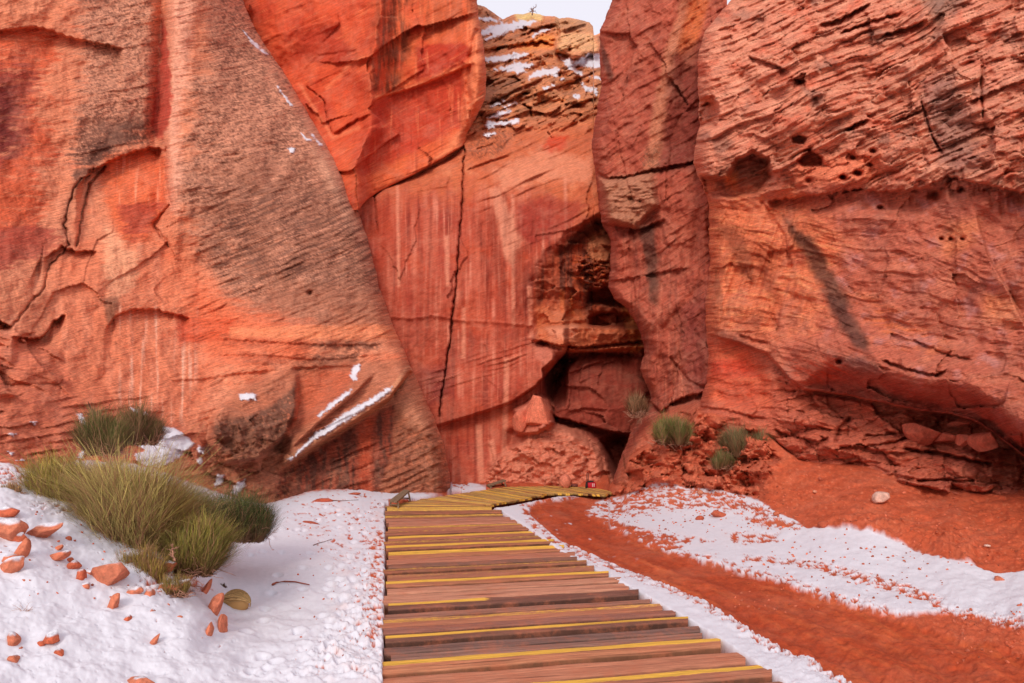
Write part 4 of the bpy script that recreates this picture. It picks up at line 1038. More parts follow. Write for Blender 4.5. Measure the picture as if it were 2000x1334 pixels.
# the centre sheet's top row follows the skyline of the far rim
def make_center():
    xs = np.arange(690, 1320, 2.0)
    top = pw(SKYL, xs) + 1.2 * gnoise(xs / 4, xs * 0, 4)
    n = 470
    t = np.linspace(0, 1, n)
    Y = top[None] + (966 - top)[None] * t[:, None]
    X = np.repeat(xs[None], n, 0)
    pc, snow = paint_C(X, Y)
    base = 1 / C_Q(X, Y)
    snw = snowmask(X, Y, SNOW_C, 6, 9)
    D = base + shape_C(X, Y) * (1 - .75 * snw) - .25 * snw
    D = D - 0.10 * snow
    e = np.clip(1 - (Y - top[None]) / 7.0, 0, 1)
    D = D + 2.5 * (1 - np.sqrt(np.clip(1 - e * e, 0, 1)))
    cols = pc.a
    u, v = strat(X, Y, 22, seed=4)
    k = np.linspace(1, 0, 7)[:-1]
    Yw = Y[:1] + 14 * k[:, None]; Dw = D[:1] + 14 * k[:, None]
    X = np.concatenate([np.repeat(X[:1], 6, 0), X]); Y = np.concatenate([Yw, Y]); D = np.concatenate([Dw, D])
    cols = np.concatenate([np.repeat(cols[:1], 6, 0), cols]); snow = np.concatenate([np.zeros((6, len(xs))), snow])
    u = np.concatenate([np.repeat(u[:1], 6, 0), u]); v = np.concatenate([v[:1] - 60 * k[:, None], v])
    co = to_world(X, Y, D).reshape(-1, 3); q = grid_quads(*X.shape)
    uv = np.stack([u * 0.02, v * 0.02, u * 0], -1).reshape(-1, 3)
    fs = snow.reshape(-1)[q].mean(1) > 0.5
    cf = np.clip(cols.reshape(-1, 3), 0.004, 0.9)
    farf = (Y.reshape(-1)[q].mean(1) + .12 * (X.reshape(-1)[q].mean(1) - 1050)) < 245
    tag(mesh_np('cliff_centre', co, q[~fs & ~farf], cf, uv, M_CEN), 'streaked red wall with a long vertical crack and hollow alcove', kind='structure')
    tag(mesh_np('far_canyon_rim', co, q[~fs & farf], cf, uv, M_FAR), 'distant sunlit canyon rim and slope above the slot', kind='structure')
    tag(mesh_np('snow_patches', co, q[fs], cf, uv, M_SNOW), 'scattered snow patches on the far canyon slope', kind='structure')
make_center()

# ------------------------------------------------------------------ ground
def deck_q(y):
    return np.where(y > 990, .0712 + .000337 * (y - 990), .0712 + .00042 * (y - 990))


G_PTS = []
for y in (1334, 1250, 1150, 1075, 990):
    qd = float(deck_q(y)); wpx = (960 + (y - 990) * 1.657)
    G_PTS += [(752, y, qd), (wpx, y, qd)]
G_PTS += [(900, 958, .0578), (1000, 950, .0545), (1100, 950, .0542), (1180, 958, .0570), (1100, 972, .0635), (1000, 984, .0685),
          (900, 945, .0535), (1000, 943, .0532), (1150, 943, .0528), (820, 962, .0625), (880, 966, .0615), (700, 952, .0655), (600, 962, .069), (520, 985, .0735),
          (640, 1020, .081), (650, 1100, .107), (450, 1150, .120), (600, 1250, .157), (500, 1334, .184), (250, 1334, .196), (0, 1334, .215),
          (0, 1010, .165), (120, 1040, .160), (0, 1150, .190), (200, 1120, .166), (330, 1110, .150), (403, 1200, .158), (425, 1240, .160), (440, 1180, .133), (444, 1200, .1415), (428, 1160, .1270), (465, 1165, .126), (475, 1210, .140),
          (300, 1000, .118), (400, 1060, .108), (0, 930, .130), (-10, 905, .112), (160, 900, .097), (300, 915, .087), (420, 962, .080), (480, 1060, .097), (560, 1060, .094),
          (100, 1250, .195), (300, 1250, .178), (-700, 900, .15), (-700, 1334, .30), (-700, 1100, .25),
          (1800, 1334, .187), (1300, 1100, .106), (2000, 1300, .178), (1100, 1000, .0735), (2000, 1180, .143), (1700, 1110, .116), (2000, 1116, .127), (2000, 975, .104),
          (1800, 1080, .112), (1860, 1040, .110), (1850, 960, .094), (1620, 912, .081), (1760, 930, .089), (1560, 905, .078), (1500, 855, .073), (1362, 812, .0665), (1290, 858, .064),
          (1230, 900, .062), (1215, 945, .0605), (1190, 965, .0600), (1260, 985, .068), (1400, 960, .0735), (1500, 1000, .085), (1700, 1010, .100), (1380, 900, .0685), (1550, 1060, .098),
          (1400, 1040, .087), (2700, 950, .165), (2700, 1150, .22), (2700, 1400, .30), (750, 1900, .38), (1600, 1900, .38), (-200, 1900, .4), (2300, 1900, .4)]
G_Q = TPS(G_PTS)
BASE = [(-700, 875), (0, 900), (60, 915), (160, 896), (260, 900), (300, 912), (360, 935), (420, 956), (500, 978), (520, 980), (600, 958), (700, 948), (780, 948), (820, 958), (878, 962),
        (882, 938), (940, 944), (1000, 941), (1100, 939), (1188, 941), (1192, 958), (1212, 940), (1230, 898), (1262, 876), (1292, 852), (1320, 846), (1345, 838), (1362, 806), (1400, 804), (1450, 822),
        (1480, 838), (1500, 850), (1530, 878), (1560, 900), (1620, 908), (1700, 916), (1760, 926), (1850, 950), (1900, 962), (2000, 970), (2700, 980)]
BASE_X = [b[0] for b in BASE]; BASE_Y = [b[1] for b in BASE]
DECK = [(752, 1700), (752, 1334), (754, 1200), (757, 1080), (757, 990), (775, 986), (820, 978), (870, 966), (930, 956), (1000, 948), (1100, 943), (1190, 946), (1190, 968), (1130, 966),
        (1090, 968), (1040, 977), (1000, 986), (975, 990), (960, 990), (1050, 1045), (1100, 1077), (1190, 1124), (1290, 1178), (1400, 1245), (1530, 1334), (2130, 1700)]
ROAD = [(1024, 985), (1030, 1000), (1046, 1024), (1088, 1058), (1150, 1086), (1212, 1112), (1285, 1140), (1349, 1166), (1415, 1206), (1496, 1258), (1583, 1296), (1655, 1340), (1830, 1430), (2500, 1800), (2700, 1500),
        (2300, 1350), (2010, 1285), (1950, 1262), (1850, 1238), (1760, 1212), (1650, 1180), (1560, 1150), (1450, 1120), (1330, 1085), (1250, 1056), (1180, 1025), (1142, 1000), (1150, 982), (1120, 972), (1070, 976)]
RSNOW = [(1142, 1000), (1150, 985), (1180, 976), (1225, 968), (1275, 944), (1340, 951), (1400, 958), (1440, 966), (1480, 976), (1515, 1000), (1550, 1015), (1575, 1034), (1660, 1034), (1715, 1044), (1770, 1066), (1800, 1084),
         (1850, 1098), (1900, 1104), (1945, 1122), (1962, 1120), (2010, 1118), (2700, 1130), (2700, 1400), (2300, 1350), (2010, 1235), (1960, 1228), (1900, 1205), (1830, 1200), (1760, 1205), (1650, 1180), (1560, 1150), (1450, 1120), (1330, 1085),
         (1250, 1056), (1180, 1025)]


def ground_depth(X, Y):
    q = G_Q(X, Y)
    yb = np.interp(X, BASE_X, BASE_Y)
    return 1 / np.clip(q, .03, 2)


GD = lambda x, y: float(ground_depth(np.array([float(x)]), np.array([float(y)]))[0])


def make_ground():
    xs = np.concatenate([np.linspace(-700, -70, 24), np.arange(-50, 2052, 2.0), np.linspace(2075, 2700, 24)])
    yb = np.interp(xs, BASE_X, BASE_Y) - 10
    n = 280
    t = np.linspace(0, 1, n) ** 1.08
    Y = yb[None] + (1345 - yb)[None] * t[:, None]
    ey = np.linspace(1360, 1900, 24)
    Y = np.concatenate([Y, np.repeat(ey[:, None], len(xs), 1)])
    X = np.repeat(xs[None], Y.shape[0], 0)
    D = ground_depth(X, Y)
    wx = 5 * fbm(X / 16, Y / 10, 4, 3); wy = 10 * fbm(X / 40, Y / 22, 4, 6)
    fine = fbm(X / 13, Y / 6, 4, 9)
    deck = pm(X, Y, DECK, 3, np.where(X > 900, 7 * ss(1000, 1120, Y), -4 + 5 * fbm(Y / 9, Y * 0, 3, 7)))
    road = pm(X, Y, ROAD, 3, 6 * fbm(X / 22, Y / 9, 4, 5) + wy * .5)
    # ---- snow cover
    left = (X < 760) | ((X < 950) & (Y < 975))
    edge_top = Y - np.interp(X, BASE_X, BASE_Y)
    sl = np.where(left, 1.0, 0.0) * ss(-4, 6, edge_top - 4 + 5 * fine)
    mid = pm(X, Y, [(870, 1700), (955, 990), (985, 984), (1040, 972), (1100, 962), (1150, 968), (1100, 975), (1050, 980), (1034, 990), (1036, 1006), (1092, 1054), (1216, 1108), (1353, 1162), (1420, 1202), (1500, 1254), (1588, 1292), (1660, 1336), (1840, 1430), (2500, 1800)], 3, wy * .3)
    rs = pm(X, Y, RSNOW, 2.5, .45 * wy + 3 * fine)
    bg_ = pm(X, Y, [(884, 936), (945, 948), (900, 958), (870, 968)], 2, 3 * fine)
    snow = np.maximum.reduce([sl, mid, rs, bg_ * 1.0])
    # bare or thin patches
    th = fbm(X / 15, Y / 5.5, 5, 12, .6)
    thin = np.zeros(X.shape)
    thin += 1.0 * (1 - ss(0, 26, np.abs(ldist(X, Y, ROAD + [ROAD[0]])))) * 0.9
    thin += 0.95 * pm(X, Y, [(1150, 985), (1275, 940), (1400, 950), (1500, 990), (1540, 1025), (1420, 1000), (1300, 1000), (1200, 1015)], 16)
    thin += 1.0 * pm(X, Y, [(1410, 1045), (1440, 1040), (1525, 1042), (1520, 1062), (1440, 1066)], 8)
    thin += 0.9 * pm(X, Y, [(1150, 1010), (1330, 1045), (1420, 1060), (1300, 1070), (1200, 1030)], 10)
    thin += 0.95 * pm(X, Y, [(1440, 1086), (1620, 1100), (1760, 1140), (1850, 1172), (1830, 1190), (1700, 1150), (1560, 1110), (1450, 1100)], 8)
    thin += 1.0 * pm(X, Y, [(1820, 1185), (2050, 1220), (2050, 1300), (1880, 1240)], 10) * 1.1
    thin += 0.40 * (1 - ss(0, 40, np.abs(X - 738 + 16 * fbm(Y / 30, Y * 0, 3, 3)))) * ss(1020, 1060, Y) * (1 - ss(1240, 1290, Y))
    thin += 0.9 * pm(X, Y, [(880, 936), (930, 944), (900, 956), (880, 950)], 4)
    thin += 0.45 * pm(X, Y, [(560, 960), (760, 950), (760, 1334), (600, 1334), (690, 1150), (560, 1020)], 30)
    thin += 0.9 * pm(X, Y, [(1450, 1010), (1560, 1020), (1580, 1040), (1480, 1030)], 8)
    thin += 0.8 * pm(X, Y, [(270, 1130), (345, 1115), (420, 1160), (345, 1178), (260, 1155)], 9)
    thin += 0.8 * pm(X, Y, [(0, 905), (60, 915), (80, 950), (0, 960), (-80, 950)], 12) + 0.6 * pm(X, Y, [(60, 975), (190, 1000), (190, 1025), (60, 1010)], 12)
    snow0 = snow * (1 - ss(-.25, .35, th + thin * .62 - .52))
    snow = snow * (1 - ss(-.02, .10, th + thin * .62 - .52))
    snow *= (1 - deck)
    road = road * (1 - snow)
    specks = ss(.30, .42, fbm(X / 22, Y / 7, 4, 14)) * pm(X, Y, ROAD, 20, 14) * (1 - ss(1000, 1120, Y)) * .9
    snow = np.maximum(snow, specks * ss(.1, .3, fine))
    # ---- relief
    near = 1.0
    bigb = 0.10 * fbm(X / 90, Y / 45, 4, 8)
    lump = 0.02 * fbm(X / 26, Y / 13, 4, 2)
    kz = np.clip(7.0 / D, .3, 1.15) ** 1.3
    relief = bigb * (1 - deck) * ss(4, 40, np.minimum(np.abs(psd(X, Y, DECK)), 60)) * .5 * kz + lump * kz * (.2 + .6 * ss(430, 620, X))
    foot = pm(X, Y, [(640, 985), (752, 985), (750, 1334), (560, 1334), (660, 1180)], 25)
    zs = snow0 * 0.035 * kz * (1 - deck) + foot * kz * (0.035 * ridge(X / 26, Y / 12, 3, 6) + .010 * fbm(X / 12, Y / 6, 3, 3)) * (1 - deck)
    sand = (1 - snow) * (1 - road)
    upper = pm(X, Y, [(1190, 970), (1230, 890), (1362, 800), (1480, 830), (1520, 900), (1480, 980), (1300, 990)], 14)
    zs += (1 - upper) * sand * 0.03 * kz * fbm(X / 20, Y / 9, 4, 5)
    sandr = sand * pm(X, Y, [(1380, 880), (1560, 905), (2100, 960), (2100, 1120), (1900, 1095), (1700, 1030), (1540, 1000), (1380, 940)], 20)
    D_ex = upper * (0.45 * fbm(X / 30, Y / 26, 4, 7) + facets(X + 8 * fbm(X / 14, Y / 14, 3, 2), Y, 40, 24, .55, 12, .05) + facets(X, Y + 4 * fbm(X / 8, Y / 8, 3, 2), 15, 10, .22, 13, .0))
    D_ex += sandr * (0.10 * fbm(X / 50, Y / 24, 4, 7) + 0.05 * fbm(X / 12, Y / 7, 4, 3))
    D = D + D_ex * (1 - np.clip(rs, 0, 1))
    RL = ROAD[:13]; RR = ROAD[::-1][:16]
    dl = ldist(X, Y, RL); dr_ = ldist(X, Y, RR); fr_ = dl / (dl + dr_ + 1e-3)
    rut = np.exp(-((fr_ - .30) / .07) ** 2) + np.exp(-((fr_ - .68) / .07) ** 2)
    along = fbm(fr_ * 7, Y / 60, 4, 3) * .6 + .4 * fbm(X / 26, Y / 9, 4, 6)
    zs += road * (-0.025 * rut * kz + .012 * along * kz)
    rs_ = np.random.RandomState(3)
    for _ in range(110):
        fx_ = rs_.uniform(470, 748); fy_ = rs_.uniform(985, 1334)
        if rs_.rand() < .45: fx_ = rs_.uniform(640, 745)
        dd_ = float(1 / (.0712 + .000337 * (fy_ - 990))); rx = .055 * F / dd_; ry = rx * .42
        mm_ = (np.abs(X - fx_) < rx * 2.2) & (np.abs(Y - fy_) < ry * 2.4)
        if not mm_.any(): continue
        e_ = ((X[mm_] - fx_) / rx) ** 2 + ((Y[mm_] - fy_) / ry) ** 2
        zs[mm_] += (-.030 * np.exp(-e_ * 1.3) + .012 * np.exp(-((np.sqrt(e_) - 1.3) / .35) ** 2)) * np.clip(snow[mm_], 0, 1)
    zs += road * (0.012 * fbm(X / 14, Y / 5, 4, 6) - 0.03)
    zs += -0.13 * deck
    lip = under(X, Y, [(1660, 1030), (1700, 1036), (1760, 1060), (1830, 1092), (1900, 1102)], 1, 12, 3)
    relief_r = sand * 0.12 * ridge(X / 50, Y / 24, 3, 10) * pm(X, Y, [(1580, 1020), (1700, 1010), (1900, 1060), (1900, 1110), (1760, 1060), (1640, 1036)], 12)
    zs += relief_r
    z = (H + (HZ - Y) / F * D)
    Z = z + (zs + relief)
    top = np.clip(-(edge_top), 0, 10) / 10.0 + 0
    D = D + top * 0.8
    co = np.stack([(X - 1000) / F * D * S, D * S, Z * S], -1).reshape(-1, 3)
    # ---- colour
    p = Paint(X.shape, c(186, 84, 52))
    p.mix(ss(-.2, .6, fbm(X / 60, Y / 30, 4, 4)), c(196, 96, 62), .7)
    p.mix(ss(.1, .5, fine), c(150, 62, 38), .5)
    p.mix(ss(.25, .5, fbm(X / 7, Y / 5, 3, 8)), c(214, 122, 88), .6)
    p.mix(upper, c(204, 110, 80), .7); p.mix(upper * ss(.0, .5, fbm(X / 12, Y / 10, 4, 8)), c(180, 80, 54), .7)
    ru = X + 1.9 * (Y - 1000)
    p.mix(road, c(172, 68, 34), .9)
    p.mix(road * ss(-.1, .5, fbm((Y * 2.2 - X) / 40, (X + Y * .5) / 220, 4, 4)), c(192, 90, 48), .7)
    p.mix(road * ss(.1, .5, fbm(X / 16, Y / 5, 4, 7)), c(136, 46, 22), .6)
    p.mix(road * ss(.0, .5, along), c(204, 104, 62), .6); p.mix(road * np.clip(rut, 0, 1), c(146, 54, 30), .45)
    p.mix(snow, SNOWC)
    ti = ss(.0, .7, fbm(X / 40, Y / 18, 4, 3)) * .5 * ss(560, 700, X) * (X < 760) + .35 * thin * ss(-.3, .4, fbm(X / 20, Y / 8, 3, 8))
    p.mix(snow * ti, c(226, 186, 176), .8)
    col = p.a.reshape(-1, 3)
    q = grid_quads(*X.shape)
    sm = snow.reshape(-1)[q].mean(1); rm = road.reshape(-1)[q].mean(1)
    fs = sm > .5; fr = (~fs) & (rm > .5); fg = ~(fs | fr)
    uv = np.stack([X * .01, Y * .02, X * 0], -1).reshape(-1, 3)
    tag(mesh_np('snow', co, q[fs], col, uv, M_SNOW), 'trampled snow covering the canyon floor and banks', kind='structure')
    tag(mesh_np('dirt_road', co, q[fr], col, uv, M_GRD), 'red dirt road curving into the slot', kind='structure')
    tag(mesh_np('ground', co, q[fg], col, uv, M_GRD), 'red sand and rubble bank', kind='structure')
    return co.reshape(X.shape + (3,)), X, Y, snow


GCO, GXX, GYY, GSN = make_ground()
GX1 = GXX[0]


def gpt(px, py):
    """point of the finished ground seen at photo position (px, py)"""
    j = int(np.argmin(np.abs(GX1 - px)))
    i = int(np.argmin(np.abs(GYY[:, j] - py)))
    return Vector(GCO[i, j].tolist())


# wide desert floor around and behind the camera
def floor_sheet():
    n = 60
    xs = np.linspace(-160, 160, n); ys = np.linspace(-160, 160, n)
    Xf, Yf = np.meshgrid(xs, ys)
    Z = -0.9 + 0.25 * fbm(Xf / 14, Yf / 14, 4, 3)
    co = np.stack([Xf, Yf, Z], -1).reshape(-1, 3)
    p = Paint(Xf.shape, c(190, 100, 68)); p.mix(ss(-.1, .2, fbm(Xf / 9, Yf / 9, 4, 5)), SNOWC, 1)
    uv = np.stack([Xf, Yf, Xf * 0], -1).reshape(-1, 3)
    tag(mesh_np('desert_floor', co, grid_quads(n, n), p.a.reshape(-1, 3), uv, M_GRD), 'snow-dusted desert floor reaching away behind the viewpoint', kind='structure')
floor_sheet()

# ------------------------------------------------------------------ boardwalk
def wood_material():
    m, nt, b = newmat('weathered_timber'); L = nt.links.new
    b.inputs['Roughness'].default_value = 0.82
    at = N(nt, 'ShaderNodeAttribute', attribute_name='Col')
    uv = N(nt, 'ShaderNodeAttribute', attribute_name='strata')
    sp = N(nt, 'ShaderNodeAttribute', attribute_name='stripe')
    mp = N(nt, 'ShaderNodeMapping'); mp.inputs['Scale'].default_value = (1.6, 9, 7)
    L(uv.outputs['Vector'], mp.inputs[0])
    g = N(nt, 'ShaderNodeTexNoise'); g.inputs['Scale'].default_value = 1.6; g.inputs['Detail'].default_value = 8; g.inputs['Roughness'].default_value = 0.7
    L(mp.outputs[0], g.inputs[0])
    mp2 = N(nt, 'ShaderNodeMapping'); mp2.inputs['Scale'].default_value = (7, 9, 7)
    L(uv.outputs['Vector'], mp2.inputs[0])
    w = N(nt, 'ShaderNodeTexNoise'); w.inputs['Scale'].default_value = 1.5; w.inputs['Detail'].default_value = 8; w.inputs['Roughness'].default_value = 0.75
    L(mp2.outputs[0], w.inputs[0])
    r = N(nt, 'ShaderNodeMapRange'); r.inputs[1].default_value = 0.3; r.inputs[2].default_value = 0.7; r.inputs[3].default_value = 0.58; r.inputs[4].default_value = 1.34
    L(g.outputs[0], r.inputs[0])
    sc = N(nt, 'ShaderNodeVectorMath', operation='SCALE'); L(at.outputs['Color'], sc.inputs[0]); L(r.outputs[0], sc.inputs['Scale'])
    mp3 = N(nt, 'ShaderNodeMapping'); mp3.inputs['Scale'].default_value = (.45, 7.5, 5)
    L(uv.outputs['Vector'], mp3.inputs[0])
    ck = N(nt, 'ShaderNodeTexNoise'); ck.inputs['Scale'].default_value = 1.3; ck.inputs['Detail'].default_value = 5; ck.inputs['Roughness'].default_value = .6
    L(mp3.outputs[0], ck.inputs[0])
    cr = N(nt, 'ShaderNodeMapRange'); cr.inputs[1].default_value = 0.585; cr.inputs[2].default_value = 0.64; cr.inputs[4].default_value = .75
    L(ck.outputs[0], cr.inputs[0])
    # red dust and frost in blotches
    geo = N(nt, 'ShaderNodeNewGeometry')
    nb = N(nt, 'ShaderNodeTexNoise'); nb.inputs['Scale'].default_value = 3.0; nb.inputs['Detail'].default_value = 8; nb.inputs['Roughness'].default_value = .75
    L(geo.outputs['Position'], nb.inputs[0])
    rb = N(nt, 'ShaderNodeMapRange'); rb.inputs[1].default_value = 0.48; rb.inputs[2].default_value = 0.62; rb.inputs[4].default_value = 0.45
    L(nb.outputs[0], rb.inputs[0])
    m1 = N(nt, 'ShaderNodeMix', data_type='RGBA'); L(rb.outputs[0], m1.inputs[0]); L(sc.outputs[0], m1.inputs[6]); m1.inputs[7].default_value = tuple(c(184, 104, 74)) + (1,)
    # frost
    fr = N(nt, 'ShaderNodeMath', operation='MULTIPLY_ADD'); L(w.outputs[0], fr.inputs[0]); fr.inputs[1].default_value = 1.0
    sep = N(nt, 'ShaderNodeSeparateXYZ'); L(sp.outputs['Vector'], sep.inputs[0])
    fa = N(nt, 'ShaderNodeAttribute', attribute_name='frost')
    L(fa.outputs['Fac'], fr.inputs[2])
    rf = N(nt, 'ShaderNodeMapRange'); rf.inputs[1].default_value = 0.92; rf.inputs[2].default_value = 1.2; rf.inputs[4].default_value = 0.8
    L(fr.outputs[0], rf.inputs[0])
    m2 = N(nt, 'ShaderNodeMix', data_type='RGBA'); L(rf.outputs[0], m2.inputs[0]); L(m1.outputs[2], m2.inputs[6]); m2.inputs[7].default_value = tuple(c(206, 186, 190)) + (1,)
    # painted stripe: between v=a and v=b, ragged and worn
    su = N(nt, 'ShaderNodeSeparateXYZ'); L(uv.outputs['Vector'], su.inputs[0])
    wob = N(nt, 'ShaderNodeMath', operation='MULTIPLY_ADD'); L(w.outputs[0], wob.inputs[0]); wob.inputs[1].default_value = 0.3; wob.inputs[2].default_value = -0.15
    vv = N(nt, 'ShaderNodeMath', operation='ADD'); L(su.outputs['Y'], vv.inputs[0]); L(wob.outputs[0], vv.inputs[1])
    d1 = N(nt, 'ShaderNodeMath', operation='SUBTRACT'); L(vv.outputs[0], d1.inputs[0]); L(sep.outputs['X'], d1.inputs[1])
    d2 = N(nt, 'ShaderNodeMath', operation='SUBTRACT'); L(sep.outputs['Y'], d2.inputs[0]); L(vv.outputs[0], d2.inputs[1])
    mn = N(nt, 'ShaderNodeMath', operation='MINIMUM'); L(d1.outputs[0], mn.inputs[0]); L(d2.outputs[0], mn.inputs[1])
    e = N(nt, 'ShaderNodeMapRange'); e.inputs[1].default_value = 0.0; e.inputs[2].default_value = 0.05; L(mn.outputs[0], e.inputs[0])
    ws = N(nt, 'ShaderNodeMath', operation='ADD'); L(w.outputs[0], ws.inputs[0]); L(sep.outputs['Z'], ws.inputs[1])
    we = N(nt, 'ShaderNodeMapRange'); we.inputs[1].default_value = 1.04; we.inputs[2].default_value = 1.2; L(ws.outputs[0], we.inputs[0])
    mk = N(nt, 'ShaderNodeMath', operation='MULTIPLY'); L(e.outputs[0], mk.inputs[0]); L(we.outputs[0], mk.inputs[1])
    yg = N(nt, 'ShaderNodeVectorMath', operation='SCALE'); yg.inputs[0].default_value = tuple(c(230, 178, 74)); L(r.outputs[0], yg.inputs['Scale'])
    m3 = N(nt, 'ShaderNodeMix', data_type='RGBA'); L(mk.outputs[0], m3.inputs[0]); L(m2.outputs[2], m3.inputs[6]); L(yg.outputs[0], m3.inputs[7])
    m4 = N(nt, 'ShaderNodeMix', data_type='RGBA'); L(cr.outputs[0], m4.inputs[0]); L(m3.outputs[2], m4.inputs[6])
    m4d = N(nt, 'ShaderNodeVectorMath', operation='MULTIPLY'); L(m3.outputs[2], m4d.inputs[0]); m4d.inputs[1].default_value = (.34, .3, .32); L(m4d.outputs[0], m4.inputs[7])
    L(m4.outputs[2], b.inputs['Base Color'])
    bp = N(nt, 'ShaderNodeBump'); bp.inputs['Strength'].default_value = 0.8; bp.inputs['Distance'].default_value = 0.012
    L(g.outputs[0], bp.inputs['Height']); L(bp.outputs[0], b.inputs['Normal'])
    return m


M_WOOD = wood_material()
boardwalk = bpy.data.objects.new('boardwalk', None); COL.objects.link(boardwalk)
boardwalk.location = P3(900, 1334, 5.35)
tag(boardwalk, 'long timber boardwalk with worn yellow stripes leading into the canyon', 'boardwalk')
BINV = Matrix.Translation(-boardwalk.location)


def plank(c0, c1, c2, c3, stripe, tone, frost, i, nu=22, rise=0.0, th=0.15):
    """corners on the photo: back-left, back-right, front-right, front-left"""
    def dp(p):
        return np.array(P3(p[0], p[1], 1 / float(deck_q(p[1]))))
    A, B, Cc, Dd = dp(c0), dp(c1), dp(c2), dp(c3)
    prof = [(0, -th), (0.0, -.02), (.035, -.002), (.18, .004), (.40, .0), (.62, .004), (.84, .002), (.965, -.004), (1.0, -.024), (1.0, -th)]
    t = np.linspace(0, 1, nu)
    ln = np.linalg.norm(B - A)
    V = []; UVs = []; frs = []
    jl, jr = random.uniform(-.06, .04), random.uniform(-.09, .09)
    for k, (v, h) in enumerate(prof):
        tt = t * (1 + (jr - jl) / max(ln, 1)) + jl / max(ln, 1)
        bk = A[None] * (1 - tt[:, None]) + B[None] * tt[:, None]
        fr = Dd[None] * (1 - tt[:, None]) + Cc[None] * tt[:, None]
        wob = 0.020 * np.array(gnoise(t * ln * 2.2 + i * 3.1, v * 1.5 + i, 3))
        p = bk * (1 - v) + fr * v
        nrm = (fr - bk); nrm /= np.linalg.norm(nrm, axis=1)[:, None]
        p = p + nrm * wob[:, None] * (1 if v > .9 else (-1 if v < .1 else .3))
        p[:, 2] += h + .014 * gnoise(t * ln * 1.3 + i * 7, v * 3 + i, 5) + rise * (0.35 + .65 * v) + .02
        if h < -.1: p[:, 2] -= 0.0
        V.append(p); UVs.append(np.stack([t * ln, np.full(nu, v), np.full(nu, i * 1.37)], -1))
        frs.append(frost * (0.6 + .9 * gnoise(t * 3.1 + i * 1.7, t * 0 + i, 8)))
    V = np.array(V); r = len(prof)
    co = V.reshape(-1, 3); q = grid_quads(r, nu)[:, ::-1]
    n0 = len(co)
    # end caps
    caps = [[i0 * nu, (i0 + 1) * nu, (r - 2 - i0) * nu, (r - 1 - i0) * nu] for i0 in range(r // 2 - 0) if i0 + 1 <= r - 2 - i0]
    capr = [[a + nu - 1 for a in cp][::-1] for cp in caps]
    q = np.concatenate([q, np.array(caps), np.array(capr)])
    tn = c(*tone) * np.array([.93, 1.04, 1.0], f32); col = np.zeros((n0, 3), f32) + tn
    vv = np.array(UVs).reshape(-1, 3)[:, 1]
    col[(vv < .02) | (vv > .98)] *= .42  # side faces darkened: shade of risers and gaps put into the colour
    col *= (1 + .16 * gnoise(np.array(UVs).reshape(-1, 3)[:, 0] * .8 + i * 5.1, vv * 2 + i, 7))[:, None]
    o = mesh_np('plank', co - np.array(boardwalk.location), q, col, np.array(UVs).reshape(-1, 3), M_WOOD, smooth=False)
    a = o.data.attributes.new('stripe', 'FLOAT_VECTOR', 'POINT')
    sarr = np.zeros((n0, 3), f32)
    sarr[:, 0] = stripe[0] - .03; sarr[:, 1] = stripe[1] + .10; sarr[:, 2] = stripe[2] + .02
    if len(stripe) > 3:
        uu = np.tile(t, r); sarr[:, 2] = np.where(uu < stripe[3], stripe[2], stripe[4])
    a.data.foreach_set('vector', sarr.ravel())
    a = o.data.attributes.new('frost', 'FLOAT', 'POINT')
    a.data.foreach_set('value', np.array(frs).reshape(-1).astype(f32))
    o.parent = boardwalk
    return o


def slope(y): return .006 + .034 * min((y - 990) / 60, 1) + .04 * max(y - 1050, 0) / 284


def right_end(yl):
    s = slope(yl)
    # intersection of the plank edge with the right deck edge
    y = yl
    for _ in range(6):
        x = 960 + (y - 990) * 1.657
        y = yl - s * (x - 755)
    return x, y


